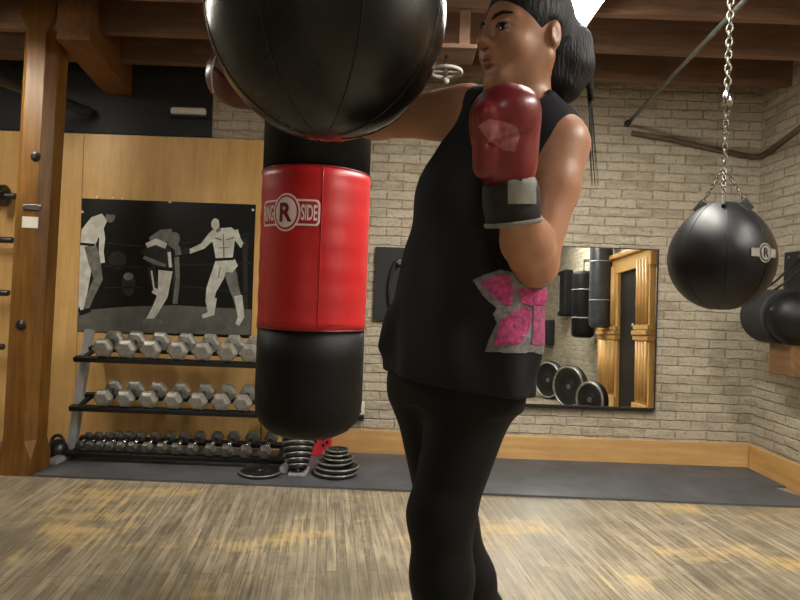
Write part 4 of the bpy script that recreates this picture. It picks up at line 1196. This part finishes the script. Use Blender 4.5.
flw = applique('flower_border', [(473, 280), (484, 275), (500, 270), (512, 272), (520, 284), (546, 286), (546, 356), (532, 352), (520, 353), (485, 352), (490, 338), (497, 323), (493, 314), (497, 308), (484, 297)], 'greylace', .002, to)
tag(flw, 'grey lace outline of the flower')
applique('flower_petal', [(481, 283), (496, 276), (508, 276), (513, 290), (511, 306), (503, 304), (491, 294)], 'pink', .0034, to)
applique('flower_petal', [(499, 322), (513, 312), (524, 306), (532, 312), (528, 330), (520, 344), (494, 346), (498, 334)], 'pink', .0034, to)
applique('flower_petal', [(518, 288), (546, 290), (546, 304), (531, 306), (521, 303)], 'pink', .0036, to)
applique('flower_petal', [(533, 306), (546, 306), (546, 346), (530, 344), (532, 330)], 'pink2', .0036, to)

# leggings
leg = SDF((-.12, .95, .0), (.42, 1.62, 1.06), .0046)
leg.stack([r_ for r_ in brow if r_[0] < 1.06], A2, -.001, .03)
legs(leg, .004, .03)
leg.plane((0, 0, .095), (0, 0, -1), 0)
leg.plane((0, 0, 1.0), (0, 0, 1), 0)
sdf_obj(leg, 'leggings', 'legging', per, 1)
# shoes
for an, toe in ((AR, Vector((-.55, -.83, 0))), (AL, Vector((-.75, -.66, 0)))):
    base = Vector((an.x, an.y, 0)); toe.normalize(); 
    sh = SDF((an.x - .26, an.y - .28, -.0092), (an.x + .14, an.y + .14, .2), .0046)
    sh.cap(base - toe * .03 + UP * .038, base + toe * .15 + UP * .028, .036, .04, .02); sh.cap(base + UP * .04, an + UP * .02, .036, .044, .02)
    sh.cap(base + toe * .05 + UP * .05, base + toe * .13 + UP * .03, .034, .034, .02); sh.cap(base - toe * .04 + UP * .008, base + toe * .16 + UP * .008, .04, .042, .01)
    sh.plane((0, 0, .0005), (0, 0, -1), 0); sh.plane((0, 0, .125), (0, 0, 1), 0)
    so, _, _ = sdf_obj(sh, 'shoe', 'black', per, 1)

# gloves
def glove(center, g_, side, palm, scale, mat, cuffp, label):
    """g_: wrist->knuckles, side: towards the thumb, palm: fist opening side"""
    g_ = g_.normalized(); side = (side - g_ * side.dot(g_)).normalized(); palm = g_.cross(side)
    c = Vector(center); s_ = scale
    lo = c - Vector((.2, .2, .2)); hi = c + Vector((.2, .2, .2))
    q = SDF(lo, hi, .004)
    AX = (g_, side, palm)
    q.ell(c + g_ * .02 * s_, (.075 * s_, .062 * s_, .056 * s_), AX, .02)
    q.ell(c + g_ * .062 * s_ + palm * .018 * s_, (.042 * s_, .058 * s_, .05 * s_), AX, .03)
    q.ell(c - g_ * .045 * s_, (.05 * s_, .047 * s_, .043 * s_), AX, .03)
    q.cap(c - g_ * .03 * s_ + side * .048 * s_ + palm * .02 * s_, c + g_ * .055 * s_ + side * .048 * s_ + palm * .044 * s_, .025 * s_, .023 * s_, .008)
    q.cap(c + g_ * .005 * s_ + side * .05 * s_ + palm * .05 * s_, c + g_ * .02 * s_ - side * .05 * s_ + palm * .062 * s_, .004, .004, .006, 'sub')
    q.cap(c + g_ * .055 * s_ + side * .02 * s_ - palm * .05 * s_, c - g_ * .02 * s_ + side * .0 * s_ - palm * .056 * s_, .002, .002, .006, 'sub')
    q.plane(c - g_ * .07 * s_, -g_, .004)
    o, Vg, Fg = sdf_obj(q, 'boxing_glove', mat, per, 1)
    tag(o, label)
    return o, c, AX, s_, BVHTree.FromPolygons([tuple(v) for v in Vg], Fg.tolist())
gc = P(506, 147, .945)
gdir = (P(505, 110, .94) - LW)
go, gcen, GA, gs, gb = glove(gc, gdir, Vector((-.9, -.2, .1)), None, .87, 'glove', LW, 'red leather boxing glove held at the chest')
b = MB(); ax_ = GA[0]
c_ = gcen - ax_ * .093; 
b.lathe(c_ - ax_ * .028, ax_, [(0, .039), (.004, .0435), (.03, .046), (.05, .0455), (.066, .043), (.069, .03)], 32); cuff = b.build('wrist_cuff', 'strap', go)
def patch_on(bv, u0, u1, v0, v1, off, nm, mat, parent, rnd=True, n=14):
    rows = []
    bb_ = MB(); g2 = {}
    for i in range(n + 1):
        for j in range(n + 1):
            s_, t_ = i / n * 2 - 1, j / n * 2 - 1
            if rnd: s_, t_ = s_ * math.sqrt(1 - t_ * t_ / 2), t_ * math.sqrt(1 - s_ * s_ / 2)
            u, v = (u0 + u1) / 2 + s_ * (u1 - u0) / 2, (v0 + v1) / 2 + t_ * (v1 - v0) / 2
            h = bv.ray_cast(CAM, ray(u, v).normalized())
            g2[i, j] = bb_.bm.verts.new(h[0] + h[1] * off) if h[0] is not None else None
    for i in range(n):
        for j in range(n):
            f = [g2[i, j], g2[i + 1, j], g2[i + 1, j + 1], g2[i, j + 1]]
            if None not in f: bb_.bm.faces.new(f).smooth = True
    return bb_.build(nm, mat, parent, fix=False)
tag(applique('print', [(478, 126), (489, 119), (502, 121), (517, 126), (520, 136), (514, 152), (503, 150), (490, 142)], 'glove_p', .0014, go, bv=gb), 'pale cracked print on the glove')
cme = cuff.data; off_ = total(cuff)
cb2 = BVHTree.FromPolygons([tuple(v.co + off_) for v in cme.vertices], [tuple(p.vertices) for p in cme.polygons])
tag(patch_on(cb2, 508, 535, 172, 204, .0025, 'cuff_patch', 'patch', go, False), 'grey cuff patch')
b = MB(); b.torus(c_ - ax_ * .026, ax_, .0435, .004, 32, 8); tag(b.build('cuff_trim', 'patch', go), 'pale cuff trim')
gd = P(246, 82, 1.49)
gdir2 = (gd - RWr)
g2o, g2c, GA2, gs2, gb2 = glove(gd, gdir2, Vector((0, -.3, .9)), None, 1.12, 'glove_d', RWr, 'maroon boxing glove on the extended arm behind the big black bag')
b = MB(); b.lathe(g2c - GA2[0] * .15, GA2[0], [(0, .044), (.005, .05), (.06, .05), (.064, .034)], 32); b.build('wrist_cuff', 'strap', g2o)
b = MB(); q = [gb2.ray_cast(CAM, ray(u, v).normalized())[0] for u, v in ((224, 46), (217, 54), (213, 66), (212, 78), (214, 92), (219, 102))]
q = [x for x in q if x is not None]
if len(q) > 2: b.tube(q, .0035, 8); tag(b.build('piping', 'white', g2o), 'pale edge piping')

# ------------------------------------------------------------------ world and view
wd = bpy.data.worlds.new('world'); SC.world = wd; wd.use_nodes = True
wd.node_tree.nodes['Background'].inputs[0].default_value = (.02, .02, .022, 1); wd.node_tree.nodes['Background'].inputs[1].default_value = 1
SC.view_settings.view_transform = 'Standard'; SC.view_settings.look = 'None'
SC.view_settings.gamma = 1; SC.view_settings.exposure = 1.15; SC.view_settings.use_curve_mapping = False
